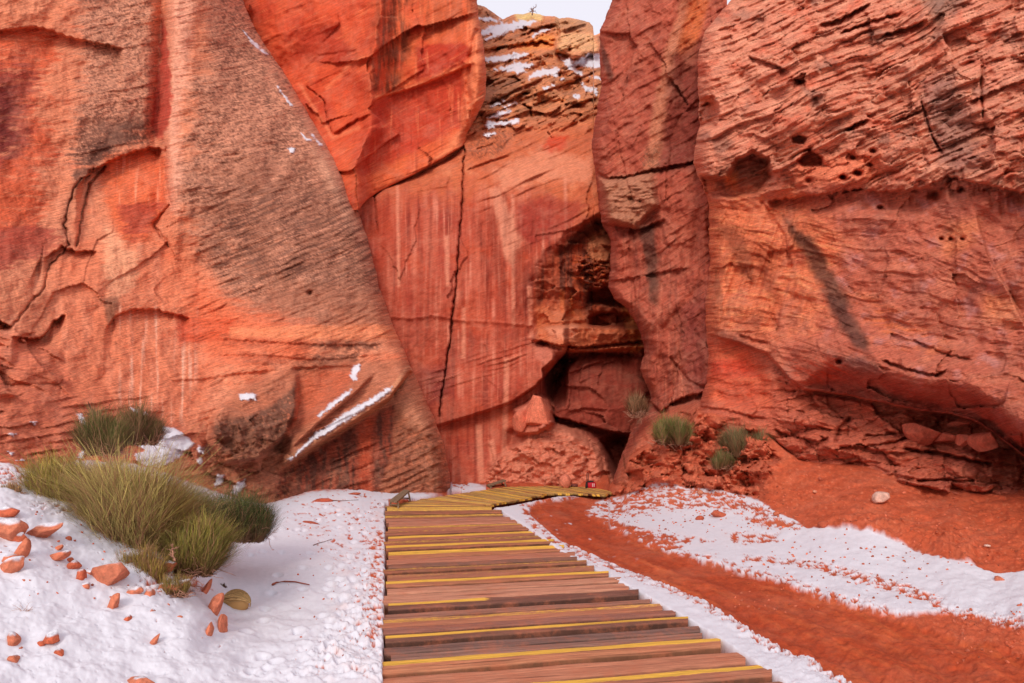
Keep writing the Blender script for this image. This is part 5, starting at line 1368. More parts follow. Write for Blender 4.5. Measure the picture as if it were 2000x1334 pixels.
PT = [(992, 1000, (0, 1, .62), (190, 140, 84), 0, 0), (1000, 1009, (0, .4, .5), (158, 96, 72), 0, .02), (1009, 1016, (0, .7, .62), (150, 92, 70), 0, 0),
      (1016, 1023, (2, 2, 0), (186, 118, 96), .32, 0), (1023, 1031, (2, 2, 0), (190, 120, 96), .15, 0), (1031, 1040, (0, .5, .62), (176, 106, 80), 0, 0),
      (1040, 1050, (0, .5, .5), (166, 98, 76), 0, .02), (1050, 1059.5, (0, .5, .75), (172, 102, 78), .05, 0), (1059.5, 1069, (.1, .6, .55), (150, 88, 70), 0, 0),
      (1069, 1080.5, (0, .6, .78), (166, 100, 74), 0, .03), (1080.5, 1095.5, (0, .5, .74), (184, 112, 82), 0, 0), (1095.5, 1107, (2, 2, 0), (186, 114, 92), .3, 0),
      (1107, 1116, (2, 2, 0), (140, 92, 78), .38, .02), (1116, 1126.5, (0, .55, .56), (158, 96, 74), .15, .03), (1126.5, 1139, (.05, .5, .5), (174, 106, 82), .05, 0),
      (1139, 1153, (0, .45, .78), (182, 110, 82), 0, .01), (1153, 1166, (2, 2, 0), (198, 130, 106), .34, 0), (1166, 1184, (2, 2, 0), (200, 132, 108), .3, 0),
      (1184, 1204, (.02, .36, .78, .40, .42), (128, 80, 68), .1, .05), (1204, 1214, (2, 2, 0), (160, 104, 88), .3, .0), (1214, 1232, (.0, .42, .58), (184, 112, 86), .15, .0),
      (1232, 1248, (2, 2, 0), (160, 100, 86), .25, .03), (1248, 1268, (.0, .5, .86), (134, 84, 70), .05, .045),
      (1268, 1284, (2, 2, 0), (128, 90, 82), .34, 0), (1284, 1297, (2, 2, 0), (150, 104, 92), .3, 0), (1297, 1328, (.0, .36, .9), (198, 124, 92), .1, .03), (1328, 1362, (2, 2, 0), (194, 120, 94), .12, 0),
      (1362, 1400, (.1, .35, .8), (180, 112, 88), .1, .03), (1400, 1446, (2, 2, 0), (170, 106, 84), .2, 0), (1446, 1500, (.1, .35, .8), (184, 114, 88), .1, .03),
      (1500, 1565, (2, 2, 0), (176, 108, 84), .2, 0), (1565, 1640, (.1, .35, .8), (184, 114, 88), .1, .03)]
for i, (y0, y1, st, tone, fr, rise) in enumerate(PT):
    x1, yr0 = right_end(y0); x2, yr1 = right_end(y1)
    xm = (x1 + x2) / 2 + random.uniform(-3, 6) * (y0 - 900) / 200
    xl = pw([(990, 757), (1080, 757), (1120, 753), (1200, 752), (1300, 755), (1700, 755)], y0) + random.uniform(-2, 2.5)
    g = 0.9 + (y0 - 990) / 190
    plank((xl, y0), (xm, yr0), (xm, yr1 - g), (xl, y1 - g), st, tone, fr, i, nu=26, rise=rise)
FA = [(756, 992), (790, 984), (832, 976), (882, 968), (947, 958.7), (988, 953.5), (1016, 952), (1060, 951.2), (1099, 951), (1140, 953), (1165, 955.5)]
FB = [(947, 990.5), (948, 989.6), (952, 988.6), (978, 984.5), (1035, 974), (1071, 966.5), (1117, 965), (1150, 967), (1184, 968.5), (1193, 965), (1196, 962)]
nf = 34
tf = np.linspace(0, len(FA) - 1, nf + 1)
fa = np.stack([np.interp(tf, range(len(FA)), [p[k] for p in FA]) for k in (0, 1)], -1)
fb = np.stack([np.interp(tf, range(len(FB)), [p[k] for p in FB]) for k in (0, 1)], -1)
for i in range(nf):
    a0, a1, b0, b1 = fa[i], fa[i + 1], fb[i], fb[i + 1]
    k = .92
    f0 = a0 + (a1 - a0) * k; g0 = b0 + (b1 - b0) * k
    st = (0, .62, .66) if i % 3 != 2 else (0, .5, .5)
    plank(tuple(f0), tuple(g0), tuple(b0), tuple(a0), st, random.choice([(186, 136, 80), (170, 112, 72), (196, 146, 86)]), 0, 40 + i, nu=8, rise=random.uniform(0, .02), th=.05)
# side posts of the near left edge
def prism(name, pts, r, mat, parent=None, seg=6, smooth=True, r2=None):
    """tube through points"""
    V = []; Fc = []
    n = len(pts)
    for i, p in enumerate(pts):
        p = Vector(p)
        d = (Vector(pts[min(i + 1, n - 1)]) - Vector(pts[max(i - 1, 0)])).normalized()
        a = d.orthogonal().normalized(); b_ = d.cross(a)
        rr = r if r2 is None else r + (r2 - r) * i / (n - 1)
        for k in range(seg):
            t = 2 * math.pi * k / seg
            V.append(p + a * math.cos(t) * rr + b_ * math.sin(t) * rr)
    for i in range(n - 1):
        for k in range(seg):
            Fc.append((i * seg + k, i * seg + (k + 1) % seg, (i + 1) * seg + (k + 1) % seg, (i + 1) * seg + k))
    Fc.append(tuple(range(seg - 1, -1, -1))); Fc.append(tuple((n - 1) * seg + k for k in range(seg)))
    if name is None: return V, Fc
    m = bpy.data.meshes.new(name); m.from_pydata([tuple(v) for v in V], [], Fc)
    if smooth: m.polygons.foreach_set('use_smooth', [True] * len(m.polygons))
    m.materials.append(mat)
    o = bpy.data.objects.new(name, m); COL.objects.link(o)
    if parent: o.parent = parent
    return o


def join_mesh(name, parts, mat, parent=None, smooth=True):
    V = []; Fc = []
    for v, f in parts:
        b = len(V); V += [tuple(x) for x in v]; Fc += [tuple(b + i for i in q) for q in f]
    m = bpy.data.meshes.new(name); m.from_pydata(V, [], Fc)
    if smooth: m.polygons.foreach_set('use_smooth', [True] * len(m.polygons))
    m.materials.append(mat)
    o = bpy.data.objects.new(name, m); COL.objects.link(o)
    if parent: o.parent = parent
    return o


def hexa(a, b, cc, d, th):     # slab with top corners a b c d, thickness th downwards, small bevel
    top = [Vector(p) for p in (a, b, cc, d)]
    ce = sum(top, Vector()) / 4
    ins = [p + (ce - p) * 0.03 for p in top]
    V = [p - Vector((0, 0, th)) for p in top] + [p - Vector((0, 0, th * .2)) for p in top] + ins
    Fq = [(3, 2, 1, 0), (8, 9, 10, 11)]
    for k in range(4):
        j = (k + 1) % 4
        Fq += [(k, j, 4 + j, 4 + k), (4 + k, 4 + j, 8 + j, 8 + k)]
    return V, Fq


def empty(name, loc, label=None, cat=None, group=None):
    o = bpy.data.objects.new(name, None); COL.objects.link(o); o.location = loc
    tag(o, label, cat, group)
    return o


def rel(root, V): return [Vector(v) - root.location for v in V]


M_DARKWOOD = plain('grey_bench_wood', c(124, 100, 78), .8, .25, 9)
M_DEADWOOD = plain('dead_branch', c(186, 136, 112), .9, .25, 30)
M_BROWNTWIG = plain('brown_twig', c(112, 72, 60), .9, .25, 30)

beam = []
pts = [P3(757, y, 1 / float(deck_q(y))) - Vector((-.02, 0, .20)) for y in (1640, 1500, 1334, 1250, 1150, 1050, 992)]
o = join_mesh('side_beam', [prism(None, [p - boardwalk.location for p in pts], .06, None, seg=4)], plain('dark_beam', c(92, 58, 48), .85, .3, 8), boardwalk, False)


# ------------------------------------------------------------------ benches
def bench(nl, nr, fr, fl, legs, label):
    root = empty('bench', sum(legs, Vector()) / 4, label, 'bench', 'benches beside the boardwalk')
    T = lambda v: Vector(v) - root.location
    v, f = hexa(T(nl), T(nr), T(fr), T(fl), .04)
    join_mesh('seat', [(v, f)], M_DARKWOOD, root, False)
    tops = [nl * .9 + fl * .1, nr * .9 + fr * .1, fr * .9 + nr * .1, fl * .9 + nl * .1]
    for tp, lg in zip(tops, legs):
        a = T(tp) - Vector((0, 0, .05)); b = T(lg) - Vector((0, 0, .06))
        prism('leg', [a, (a + b) / 2, b], .026, M_DARKWOOD, root, 4, False)
    for i, j in ((0, 1), (2, 3)):
        a = T(tops[i]) * .4 + T(legs[i]) * .6; b = T(tops[j]) * .4 + T(legs[j]) * .6
        prism('stretcher', [a, b], .022, M_DARKWOOD, root, 4, False)
    return root


bench(P3(760.5, 977, 13.95), P3(775, 979.5, 13.7), P3(800.5, 957.5, 14.75), P3(789, 955.5, 15.0),
      [P3(761, 993, 13.95), P3(778, 992.5, 13.75), P3(803, 983.5, 14.75), P3(784.5, 982, 15.0)],
      'small slanting wooden bench in the snow at the left edge of the boardwalk')
bench(P3(950, 946.5, 18.0), P3(956, 948.5, 17.8), P3(989, 937.5, 18.2), P3(983, 935.5, 18.4),
      [P3(952, 954, 18.0), P3(957, 955, 17.8), P3(990, 953.5, 18.2), P3(983, 953, 18.4)],
      'far wooden bench standing against the rubble of the alcove')

# ------------------------------------------------------------------ stones
M_STONE = rock_material('orange_stone', bump=0.03, aniso=2, iso=18, contrast=0.3, grain=1.2, lines=.15, peach=.35)
M_STONE2 = M_STONE


def stone_mesh(seed, sub_=3, flat=0.75, facets=7, cut=(.55, .85)):
    rs = np.random.RandomState(seed)
    bm_ = __import__('bmesh').new()
    __import__('bmesh').ops.create_icosphere(bm_, subdivisions=sub_, radius=1)
    co = np.array([v.co[:] for v in bm_.verts]); fc = np.array([[v.index for v in f.verts] for f in bm_.faces])
    bm_.free()
    for _ in range(facets):
        n = rs.randn(3); n /= np.linalg.norm(n); h = rs.uniform(*cut)
        dd = co @ n; over = np.clip(dd - h, 0, None); co -= over[:, None] * n[None] * .92
    nn = fbm(co[:, 0] * 1.3 + seed, co[:, 1] * 1.3 + co[:, 2] * 1.7, 4, seed % 19)
    co *= (1 + .10 * nn)[:, None]
    co[:, 2] *= flat
    return co, fc


def stone(px, py, w, h, rot=0, label=None, cat='stone', group=None, col=(214, 104, 64), seed=None, d=None, name='stone', depth=None, sub_=2, sink=.25, facets=9, cut=(.5, .8), lift=.45):
    if seed is None: seed = int(px * 3 + py * 7) % 997
    if d is None:
        g = gpt(px, py + h * .25); d = g.y / S
    else:
        g = None
    wm = w / F * d * S / 2; hm = h / F * d * S / 2
    dm = depth if depth is not None else min(wm, hm) * 1.15 + .2 * max(wm, hm)
    co, fc = stone_mesh(seed, sub_, 1.0, facets, cut)
    co = co * np.array([wm * 1.12, dm, hm * 1.12])
    a = math.radians(-rot)
    R_ = np.array([[math.cos(a), 0, math.sin(a)], [0, 1, 0], [-math.sin(a), 0, math.cos(a)]])
    co = co @ R_.T
    cc = np.zeros(co.shape, f32) + c(*col)
    k = fbm(co[:, 0] * 6 / max(wm, .02) * .2, co[:, 2] * 5 / max(hm, .02) * .2, 3, 4)
    cc *= (1 + .18 * k)[:, None]
    if group == 'orange stones in the left snowbank':
        r_ = co / np.array([wm, dm, hm]); up_ = r_[:, 2] / (np.linalg.norm(r_, axis=1) + 1e-6)
        sn = ss(.72, .84, up_ + .22 * fbm(co[:, 0] / wm * 1.5, co[:, 1] / wm * 1.5, 3, seed % 20) - (.12 if w < 30 else 0) - (1 if abs(rot) > 50 else 0))
        cc = cc * (1 - sn[:, None]) + SNOWC * sn[:, None]
        co = co * (1 + .08 * sn)[:, None]
    ctr = P3(px, py, d - dm / S * lift)
    o = mesh_np(name, co, fc, cc, co * 3, M_STONE)
    o.location = ctr
    tag(o, label, cat, group)
    return o


G1 = 'orange stones in the left snowbank'
OR = (204, 118, 88)
BIG = [
    (10, 1003, 66, 32, 8, 'rounded tan-orange boulder cut by the left photo edge, at the top of the snowbank', 1),
    (18, 1036, 62, 40, 0, 'squat orange boulder just below the topmost one at the left photo edge', 1),
    (34, 1052, 34, 20, 15, 'small orange stone wedged under the squat boulder at the left edge', 1),
    (85, 1039, 84, 34, 22, 'long smooth orange slab lying aslant near the top of the snowbank', 1),
    (38, 1080, 56, 26, 62, 'steep lens-shaped orange stone below the long slab', 1),
    (12, 1092, 42, 18, 12, 'thin flat orange stone at the left edge, below the lens-shaped one', 1),
    (22, 1106, 54, 26, 28, 'wedge-shaped orange stone at the left edge pointing down to the right', 1),
    (44, 1136, 16, 10, 10, 'tiny orange stone below the wedge-shaped stone at left', 0),
    (74, 1056, 16, 8, 5, 'tiny oval orange stone in the snow under the long slab', 0),
    (113, 1071, 28, 12, 24, 'small oval orange stone between the long slab and the biggest stone', 0),
    (112, 1086, 48, 18, 14, 'left piece of the crooked chain of orange stones', 1),
    (146, 1105, 26, 22, 20, 'middle knob of the crooked chain of orange stones', 1),
    (158, 1128, 20, 30, -15, 'upright orange stone at the bend of the crooked chain', 1),
    (164, 1147, 34, 14, 20, 'lowest orange stone of the crooked chain', 1),
    (178, 1122, 50, 16, -8, 'flat orange stone touching the left side of the biggest stone', 1),
    (212, 1120, 80, 56, 18, 'biggest orange stone, snow-capped, under the front of the yellow-green bush', 1),
    (259, 1157, 38, 18, 14, 'oval orange stone right below the bush foot', 1),
    (291, 1161, 26, 20, -5, 'round orange stone beside the oval one below the bush foot', 1),
    (330, 1148, 84, 22, 14, 'low reddish slab under the drooping bush stems', 1),
    (322, 1108, 60, 22, 14, 'orange stone half hidden behind the drooping bush stems', 1),
    (362, 1124, 28, 24, 0, 'snow-capped orange stone at the right end of the bush', 1),
    (221, 1181, 46, 20, 64, 'pointed orange stone standing on end below the biggest stone', 1),
    (249, 1209, 18, 13, 50, 'small orange stone below the pointed upright one', 0),
    (298, 1197, 14, 15, 40, 'larger of two small orange stones close together in mid snowbank', 0),
    (308, 1187, 9, 10, 20, 'smaller of two small orange stones close together in mid snowbank', 0),
    (328, 1186, 16, 6, 82, 'thin upright orange chip in mid snowbank', 0),
    (347, 1206, 18, 8, 4, 'small flat orange stone alone in mid snowbank', 0),
    (96, 1194, 8, 10, 0, 'tiny reddish stone alone on the smooth snow at left', 0),
    (24, 1250, 25, 27, 0, 'round orange stone low at the left edge', 1),
    (38, 1268, 11, 10, 0, 'pebble tucked under the round stone low at the left edge', 0),
    (28, 1287, 21, 20, 0, 'lowest orange stone near the left edge', 1),
    (100, 1249, 42, 26, 30, 'top stone of the hooked orange cluster in the lower left snow', 1),
    (80, 1258, 15, 13, 20, 'left stone of the hooked orange cluster in the lower left snow', 0),
    (116, 1277, 17, 22, 0, 'bottom stone of the hooked orange cluster in the lower left snow', 1),
    (140, 1242, 8, 8, 0, 'tiny orange pebble right of the hooked cluster', 0),
    (300, 1256, 44, 12, 56, 'thin orange splinter of rock slanting down in the lower snowbank', 0),
    (367, 1254, 14, 10, 0, 'small orange stone at the foot of the snowbank', 0),
    (393, 1247, 10, 6, -20, 'tiny orange stone at the foot of the snowbank near the rock ribs', 0),
    (409, 1236, 54, 14, 72, 'short narrow orange rock rib curving down the end of the snowbank', 0),
    (398, 1158, 64, 11, 58, 'upper thin end of the long orange rock rib', 0),
    (417, 1194, 74, 24, 68, 'middle of the long curved orange rock rib', 1),
    (432, 1228, 52, 28, 86, 'thick lower end of the long orange rock rib', 1),
    (439, 1224, 12, 22, 0, 'knob on the right side of the long rock rib', 1),
    (274, 1332, 58, 26, 3, 'orange boulder top cut by the lower photo edge', 1),
]
for (x, y, w, h, r, lab, big) in BIG:
    stone(x, y, w * .98, h * 1.0, r, lab, 'stone', G1, OR if random.random() < .7 else (196, 98, 68), sub_=4 if big and w > 30 else 3)
G3 = 'small half-buried stones scattered between the larger ones'
rq = np.random.RandomState(8)
for _ in range(34):
    x = rq.uniform(0, 1) ** 1.5 * 330 + 2; y = 1020 + rq.uniform(0, 1) * 110 + x * .18
    if min(math.hypot(x - b[0], (y - b[1]) * 1.6) for b in BIG) < 18: continue
    stone(x, y, rq.uniform(8, 20), rq.uniform(6, 12), rq.uniform(-20, 50), 'small half-buried orange stone among the larger stones of the left snowbank', 'stone', G3,
          (198, 108, 78), sub_=2, seed=int(rq.randint(900)), lift=.3)
G2 = 'stones on the canyon floor snow'
for (x, y, w, h, r, lab, col) in [
    (606, 1021, 36, 8, -8, 'flat dark red stone in the snow behind the dark green bush', (160, 70, 50)),
    (628, 978, 44, 9, 2, 'long low red rock sliver in the snow under the left wall', (176, 78, 54)),
    (583, 1025, 8, 5, 0, 'tiny red stone left of the flat dark red stone', (180, 86, 60)),
    (628, 1007, 12, 5, -40, 'small thin red chip above the flat dark red stone', (170, 80, 56)),
    (690, 965, 28, 6, 5, 'low broken red stone in the snow left of the near bench', (160, 76, 54)),
    (1403, 1005, 42, 14, -20, 'elongated red boulder on the snow of the right bank', (190, 90, 62)),
    (1366, 1012, 17, 11, 0, 'small red stone left of the elongated boulder on the right bank', (176, 82, 58)),
    (1469, 1017, 9, 6, 0, 'little stone at the right snow edge below the sand', (190, 96, 66)),
    (1485, 995, 12, 9, 0, 'round stone on the sand above the snow edge', (196, 100, 72)),
    (1517, 1003, 13, 11, 0, 'rounder brown stone where the sand meets the snow', (186, 96, 68)),
    (1609, 1026, 24, 17, 0, 'blocky brown stone half sunk at the top of the right snowbank', (176, 80, 54)),
    (1950, 1130, 21, 13, -5, 'round pinkish stone sitting at the far right rim of the snow', (206, 120, 92)),
    (1368, 963, 14, 12, 0, 'pale stone at the upper edge of the speckled snow', (200, 130, 104)),
    (1790, 1046, 9, 5, 0, 'tiny pebble in the middle of the sand bank', (206, 130, 104)),
]:
    stone(x, y, w, h, r, lab, 'stone', G2, col, sub_=2)
stone(1722, 973, 31, 28, 10, 'pale pinkish white block standing on the red sand bank', 'stone', None, (222, 178, 160), sub_=3, facets=9, seed=5)
stone(1928, 1066, 14, 6, 0, 'flat white stone low on the sand bank at far right', 'stone', None, (226, 196, 182))
stone(1592, 960, 12, 7, -10, 'small buff stone high on the sand bank left of the pale block', 'stone', None, (206, 140, 112))
# boulders under the overhang
def q_at(x, y): return 1 / float(R1_Q(np.array([float(x)]), np.array([float(y)]))[0])
for (x, y, w, h, r, lab, dd) in [
    (1802, 844, 62, 42, -30, 'smooth tilted slab boulder jammed under the dark overhang', 0.1),
    (1882, 858, 26, 34, 10, 'upright boulder left of the big pointed block under the overhang', -.1),
    (1920, 862, 76, 50, -12, 'big pointed block lying under the overhang at right', -.1),
    (1872, 826, 44, 16, 4, 'thin slab shelf just below the overhang lip', .5),
    (1845, 853, 22, 26, 0, 'rough stone between the tilted slab and the upright boulder', .2),
]:
    stone(x, y, w, h, r, lab, 'boulder', 'boulders under the right overhang', (182, 92, 70), d=q_at(x, y) + dd + .55, name='boulder', sub_=4, facets=16, depth=.45, cut=(.42, .7))
stone(1103, 941, 21, 28, 0, 'smooth upright cone of pink stone beside the boardwalk', 'stone', None, (206, 116, 92), d=17.9, sub_=3, seed=44, facets=3)
stone(1121, 948, 15, 7, 0, 'low dark maroon stone between the cone and the red bag', 'stone', None, (104, 48, 46), d=18.0)
stone(1048, 812, 72, 74, 0, 'large pale boulder leaning against the back of the alcove', 'boulder', None, (216, 118, 90), d=19.0, sub_=4, seed=31, facets=16, name='boulder', depth=.8, cut=(.45, .75))
stone(1019, 826, 34, 46, 0, 'smaller boulder left of the large pale one in the alcove', 'boulder', None, (206, 108, 82), d=18.9, sub_=3, seed=23, facets=14, name='boulder', depth=.5, cut=(.45, .75))

# ------------------------------------------------------------------ red bag
def rbox(w, d, h, bev, name, mat, parent, loc, taper=.0):
    V = []; Fc = []
    rings = [(-0.0, 1 - bev * 2), (bev * h, 1), (h * .6, 1 - taper * .5), (h - bev * h, 1 - taper), (h, 1 - taper - bev * 2)]
    n = 16
    for z, k in rings:
        for i in range(n):
            t = 2 * math.pi * i / n
            ct, st = math.cos(t), math.sin(t)
            e = .45
            x = math.copysign(abs(ct) ** e, ct) * w / 2 * k; y = math.copysign(abs(st) ** e, st) * d / 2 * k
            V.append(Vector((x, y, z)) + Vector(loc))
    for r in range(len(rings) - 1):
        for i in range(n):
            Fc.append((r * n + i, r * n + (i + 1) % n, (r + 1) * n + (i + 1) % n, (r + 1) * n + i))
    Fc.append(tuple(range(n - 1, -1, -1))); Fc.append(tuple((len(rings) - 1) * n + i for i in range(n)))
    return join_mesh(name, [(V, Fc)], mat, parent)


M_RED = plain('red_fabric', c(176, 14, 36), .6, .15, 20)
M_BLACK = plain('black_fabric', c(38, 28, 32), .7, .2, 20)
M_WHITE = plain('white_print', c(215, 205, 205), .6, .05, 20)
bagp = P3(1154, 953.5, 17.7)
bag = empty('bag', bagp, 'red and black bag with a tall upright handle standing beside the boardwalk', 'bag')
u1 = 17.7 / F * S
rbox(17 * u1, 11 * u1, 11.5 * u1, .10, 'body', M_RED, bag, (1.5 * u1, 0, 0), .04)
rbox(5 * u1, 10 * u1, 12.5 * u1, .12, 'side_pouch', M_BLACK, bag, (-8.2 * u1, 0, 0), .3)
rbox(15 * u1, 10 * u1, 4 * u1, .2, 'lid', M_BLACK, bag, (-.5 * u1, 0, 11.2 * u1), .5)
prism('handle', [Vector((-7.4 * u1, 0, 12 * u1)), Vector((-7.8 * u1, 0, 20 * u1)), Vector((-7.6 * u1, 0, 29 * u1)), Vector((-6.2 * u1, 0, 31 * u1)), Vector((-4.8 * u1, 0, 29 * u1)), Vector((-5 * u1, 0, 20 * u1)), Vector((-5.4 * u1, 0, 14 * u1))], .7 * u1, M_BLACK, bag, 6)
for k, xx in enumerate((2.2, 5.2)):
    m = bpy.data.meshes.new('printed_stripe')
    yb_ = -5.62 * u1
    x0, x1 = xx * u1, (xx + 1.1) * u1
    m.from_pydata([(x0, yb_, 3 * u1), (x1, yb_, 3 * u1), (x1, yb_, 9.5 * u1), (x0, yb_, 9.5 * u1), (x0, yb_ + .02, 3 * u1), (x1, yb_ + .02, 3 * u1), (x1, yb_ + .02, 9.5 * u1), (x0, yb_ + .02, 9.5 * u1)], [],
                  [(0, 1, 2, 3), (4, 7, 6, 5), (0, 4, 5, 1), (3, 2, 6, 7), (1, 5, 6, 2), (0, 3, 7, 4)])
    m.materials.append(M_WHITE); o = bpy.data.objects.new('printed_stripe', m); COL.objects.link(o); o.parent = bag

# ------------------------------------------------------------------ bushes
def leafmat(name, c1, c2):
    m, nt, b = newmat(name); L = nt.links.new
    b.inputs['Roughness'].default_value = .7
    at = N(nt, 'ShaderNodeAttribute', attribute_name='Col')
    L(at.outputs['Color'], b.inputs['Base Color'])
    return m


M_STEM = leafmat('bush_stem', None, None)


def bush(px, py_base, w, h, label, cat='bush', colA=(150, 140, 62), colB=(84, 86, 46), n=4200, d=None, lean=(0, 0), dead=.35, seed=1, clumps=7, dome=.9, group='ephedra bushes', fine=1.0, depth=.7):
    """w, h in photo pixels: many fine rising stems fanned from several crowns"""
    rs = np.random.RandomState(seed)
    if d is None: d = gpt(px, py_base).y / S
    g = P3(px, py_base, d)
    root = empty('bush', g, label, cat, group); n = int(n * 1.35)
    W = w / F * d * S / 2; Hh = h / F * d * S
    cl = []
    for k in range(clumps):
        t = (k + .5) / clumps * 2 - 1
        cl.append((t * .62 * W + rs.uniform(-.08, .08) * W, rs.uniform(-.5, .5) * W * depth, rs.uniform(.65, 1.0) * math.sqrt(max(0.05, 1 - (abs(t) * dome) ** 2.2))))
    k = rs.randint(0, clumps, n)
    C0 = np.array(cl)[k]
    a = rs.uniform(0, 2 * np.pi, n); sp = np.abs(rs.normal(0, .46, n)); sp = np.clip(sp, 0, 1.5)
    L_ = Hh * C0[:, 2] * np.clip(rs.normal(.84, .2, n), .3, 1.22) * (1 - .22 * sp)
    br = rs.uniform(0, .12, n) * W
    base = np.stack([C0[:, 0] + np.cos(a) * br * 1.5, C0[:, 1] + np.sin(a) * br * 1.5, rs.uniform(-.05, .25, n) * Hh * .6], -1)
    dirx = np.cos(a) * np.sin(sp) + lean[0] + .35 * C0[:, 0] / W; diry = np.sin(a) * np.sin(sp) * .9; dirz = np.cos(sp * .8) + lean[1]
    dn = np.sqrt(dirx ** 2 + diry ** 2 + dirz ** 2); dr = np.stack([dirx, diry, dirz], -1) / dn[:, None]
    bend = np.stack([rs.normal(0, .16, n) + .16 * np.cos(a), rs.normal(0, .12, n), -np.abs(rs.normal(0, .16, n)) - .12 * sp], -1) * L_[:, None]
    wd = 0.0024 * S * rs.uniform(.7, 1.3, n) * fine * max(1, d / 9)
    segs = 4
    P = []
    ts = np.linspace(0, 1, segs + 1)
    kk = rs.normal(0, .045, (n, segs + 1, 3)) * L_[:, None, None]
    kk[:, 0] = 0
    for j, t in enumerate(ts):
        p = base + dr * (L_ * t)[:, None] + bend * (L_ * t * t)[:, None] + kk[:, j] * t
        P.append(p)
    P = np.stack(P, 1)                                   # n, segs+1, 3
    side = np.stack([np.cos(a + 1.57 + rs.uniform(-.6, .6, n)), np.sin(a + 1.57), rs.uniform(-.2, .2, n)], -1)
    side /= np.linalg.norm(side, axis=1)[:, None]
    ww = wd[:, None] * np.array([1, 1, .85, .6, .25])[None]
    A = P - side[:, None] * ww[..., None]; B = P + side[:, None] * ww[..., None]
    co = np.stack([A, B], 2).reshape(-1, 3)              # n, segs+1, 2
    st = (np.arange(n) * (segs + 1) * 2)[:, None]
    q = []
    for j in range(segs):
        q.append(np.concatenate([st + 2 * j, st + 2 * j + 1, st + 2 * j + 3, st + 2 * j + 2], 1))
    q = np.stack(q, 1).reshape(-1, 4)
    ca, cb = c(*colA), c(*colB)
    mixk = np.clip(rs.normal(.55, .28, n), 0, 1)
    col = ca[None] * mixk[:, None] + cb[None] * (1 - mixk[:, None])
    col = 1.25 * col * (rs.uniform(.68, 1.28, clumps)[k] * rs.uniform(.7, 1.25, n))[:, None]
    dd_ = rs.rand(n) < dead * .45
    col[dd_] = c(176, 128, 96) * rs.uniform(.7, 1.1, dd_.sum())[:, None]
    colv = np.repeat(col[:, None], (segs + 1) * 2, 1)
    root_brown = np.array([.95, .75, .38, .1, 0])
    tint = np.repeat(root_brown, 2)[None, :, None]
    colv = colv * (1 - tint) + (c(112, 76, 54))[None, None] * tint
    o = mesh_np('stems', co, q, colv.reshape(-1, 3).astype(f32), None, M_STEM, smooth=False)
    o.parent = root
    # woody twigs at the foot
    parts = []
    for i in range(int(60 * max(1, dead * 2))):
        x0 = rs.uniform(-.8, .8) * W; y0 = rs.uniform(-.5, .3) * W * depth
        p = Vector((x0, y0, rs.uniform(-.03, .12) * Hh)); dv = Vector((rs.normal(0, .8), rs.normal(-.3, .6), rs.uniform(-.1, .8))).normalized()
        pl = [p.copy()]
        for s_ in range(4):
            dv = (dv + Vector(rs.normal(0, .35, 3).tolist())).normalized(); p = p + dv * Hh * rs.uniform(.05, .13); pl.append(p.copy())
        parts.append(prism(None, pl, .0055 * S * max(.8, d / 12), None, seg=3, r2=.002))
    join_mesh('woody_twigs', parts, M_DEADWOOD if dead > .3 else M_BROWNTWIG, root)
    return root


YG, YD = (190, 172, 100), (112, 104, 62)
GG, GD_ = (112, 118, 62), (62, 72, 42)
bush(256, 1098, 185, 245, 'largest yellow-green bush with fanned upright stems on the left snowbank', colA=YG, colB=YD, n=15000, d=6.95, seed=3, clumps=7, dome=.8, dead=.75, lean=(.06, 0))
bush(112, 1004, 120, 150, 'yellow-green bush at the back left of the large one', colA=(164, 146, 66), colB=(92, 88, 44), n=6500, d=7.3, seed=4, clumps=7, dead=.6)
bush(205, 955, 120, 58, 'thin olive tuft rising just behind the largest bush', colA=(150, 134, 64), colB=(96, 88, 46), n=2200, d=8.3, seed=5, clumps=5, dead=.7)
bush(355, 1050, 120, 118, 'grey-green bush between the largest bush and the dark one', colA=(122, 126, 70), colB=(70, 80, 50), n=5000, d=7.9, seed=6, clumps=6)
bush(458, 1054, 172, 108, 'dark green rounded bush farthest right, beside the snow hollow', colA=(88, 98, 50), colB=(46, 56, 34), n=9000, d=8.9, seed=7, clumps=9, dome=.8)
bush(376, 1122, 120, 132, 'olive bush leaning right over the snow hollow', colA=(156, 144, 66), colB=(84, 88, 46), n=6500, d=6.75, seed=8, clumps=6, lean=(.25, 0), dead=.5)
bush(275, 1142, 120, 84, 'low olive bush hanging over the orange stones', colA=(160, 136, 64), colB=(100, 88, 44), n=4200, d=6.35, seed=9, clumps=5, dead=.8)
bush(345, 1165, 60, 55, 'sparse drooping tuft at the tip of the stones', colA=(150, 128, 62), colB=(96, 88, 44), n=700, d=6.2, seed=10, clumps=3, dead=.5)
bush(207, 888, 82, 96, 'tall dark green bush on the rock ledge at left', colA=(104, 104, 54), colB=(60, 64, 36), n=5500, d=9.6, seed=11, clumps=6, dome=.6, dead=.6)
bush(278, 868, 82, 84, 'brushy green and brown bush on the ledge under the wall', colA=(112, 104, 58), colB=(72, 66, 40), n=3600, d=10.3, seed=12, clumps=6, dead=1.0)
bush(1316, 868, 100, 66, 'soft green bush on the rubble below the slot wall', colA=(128, 128, 66), colB=(76, 84, 46), n=4500, d=14.9, seed=13, clumps=6, dead=.5)
bush(1458, 892, 112, 66, 'grey-green bush at the foot of the big right wall', colA=(132, 122, 80), colB=(84, 84, 56), n=5200, d=14.0, seed=14, clumps=6, dead=.4)
bush(1412, 916, 66, 44, 'small green tuft lower left of the bush under the right wall', colA=(116, 112, 62), colB=(76, 78, 46), n=1800, d=13.8, seed=15, clumps=4, dead=.4)
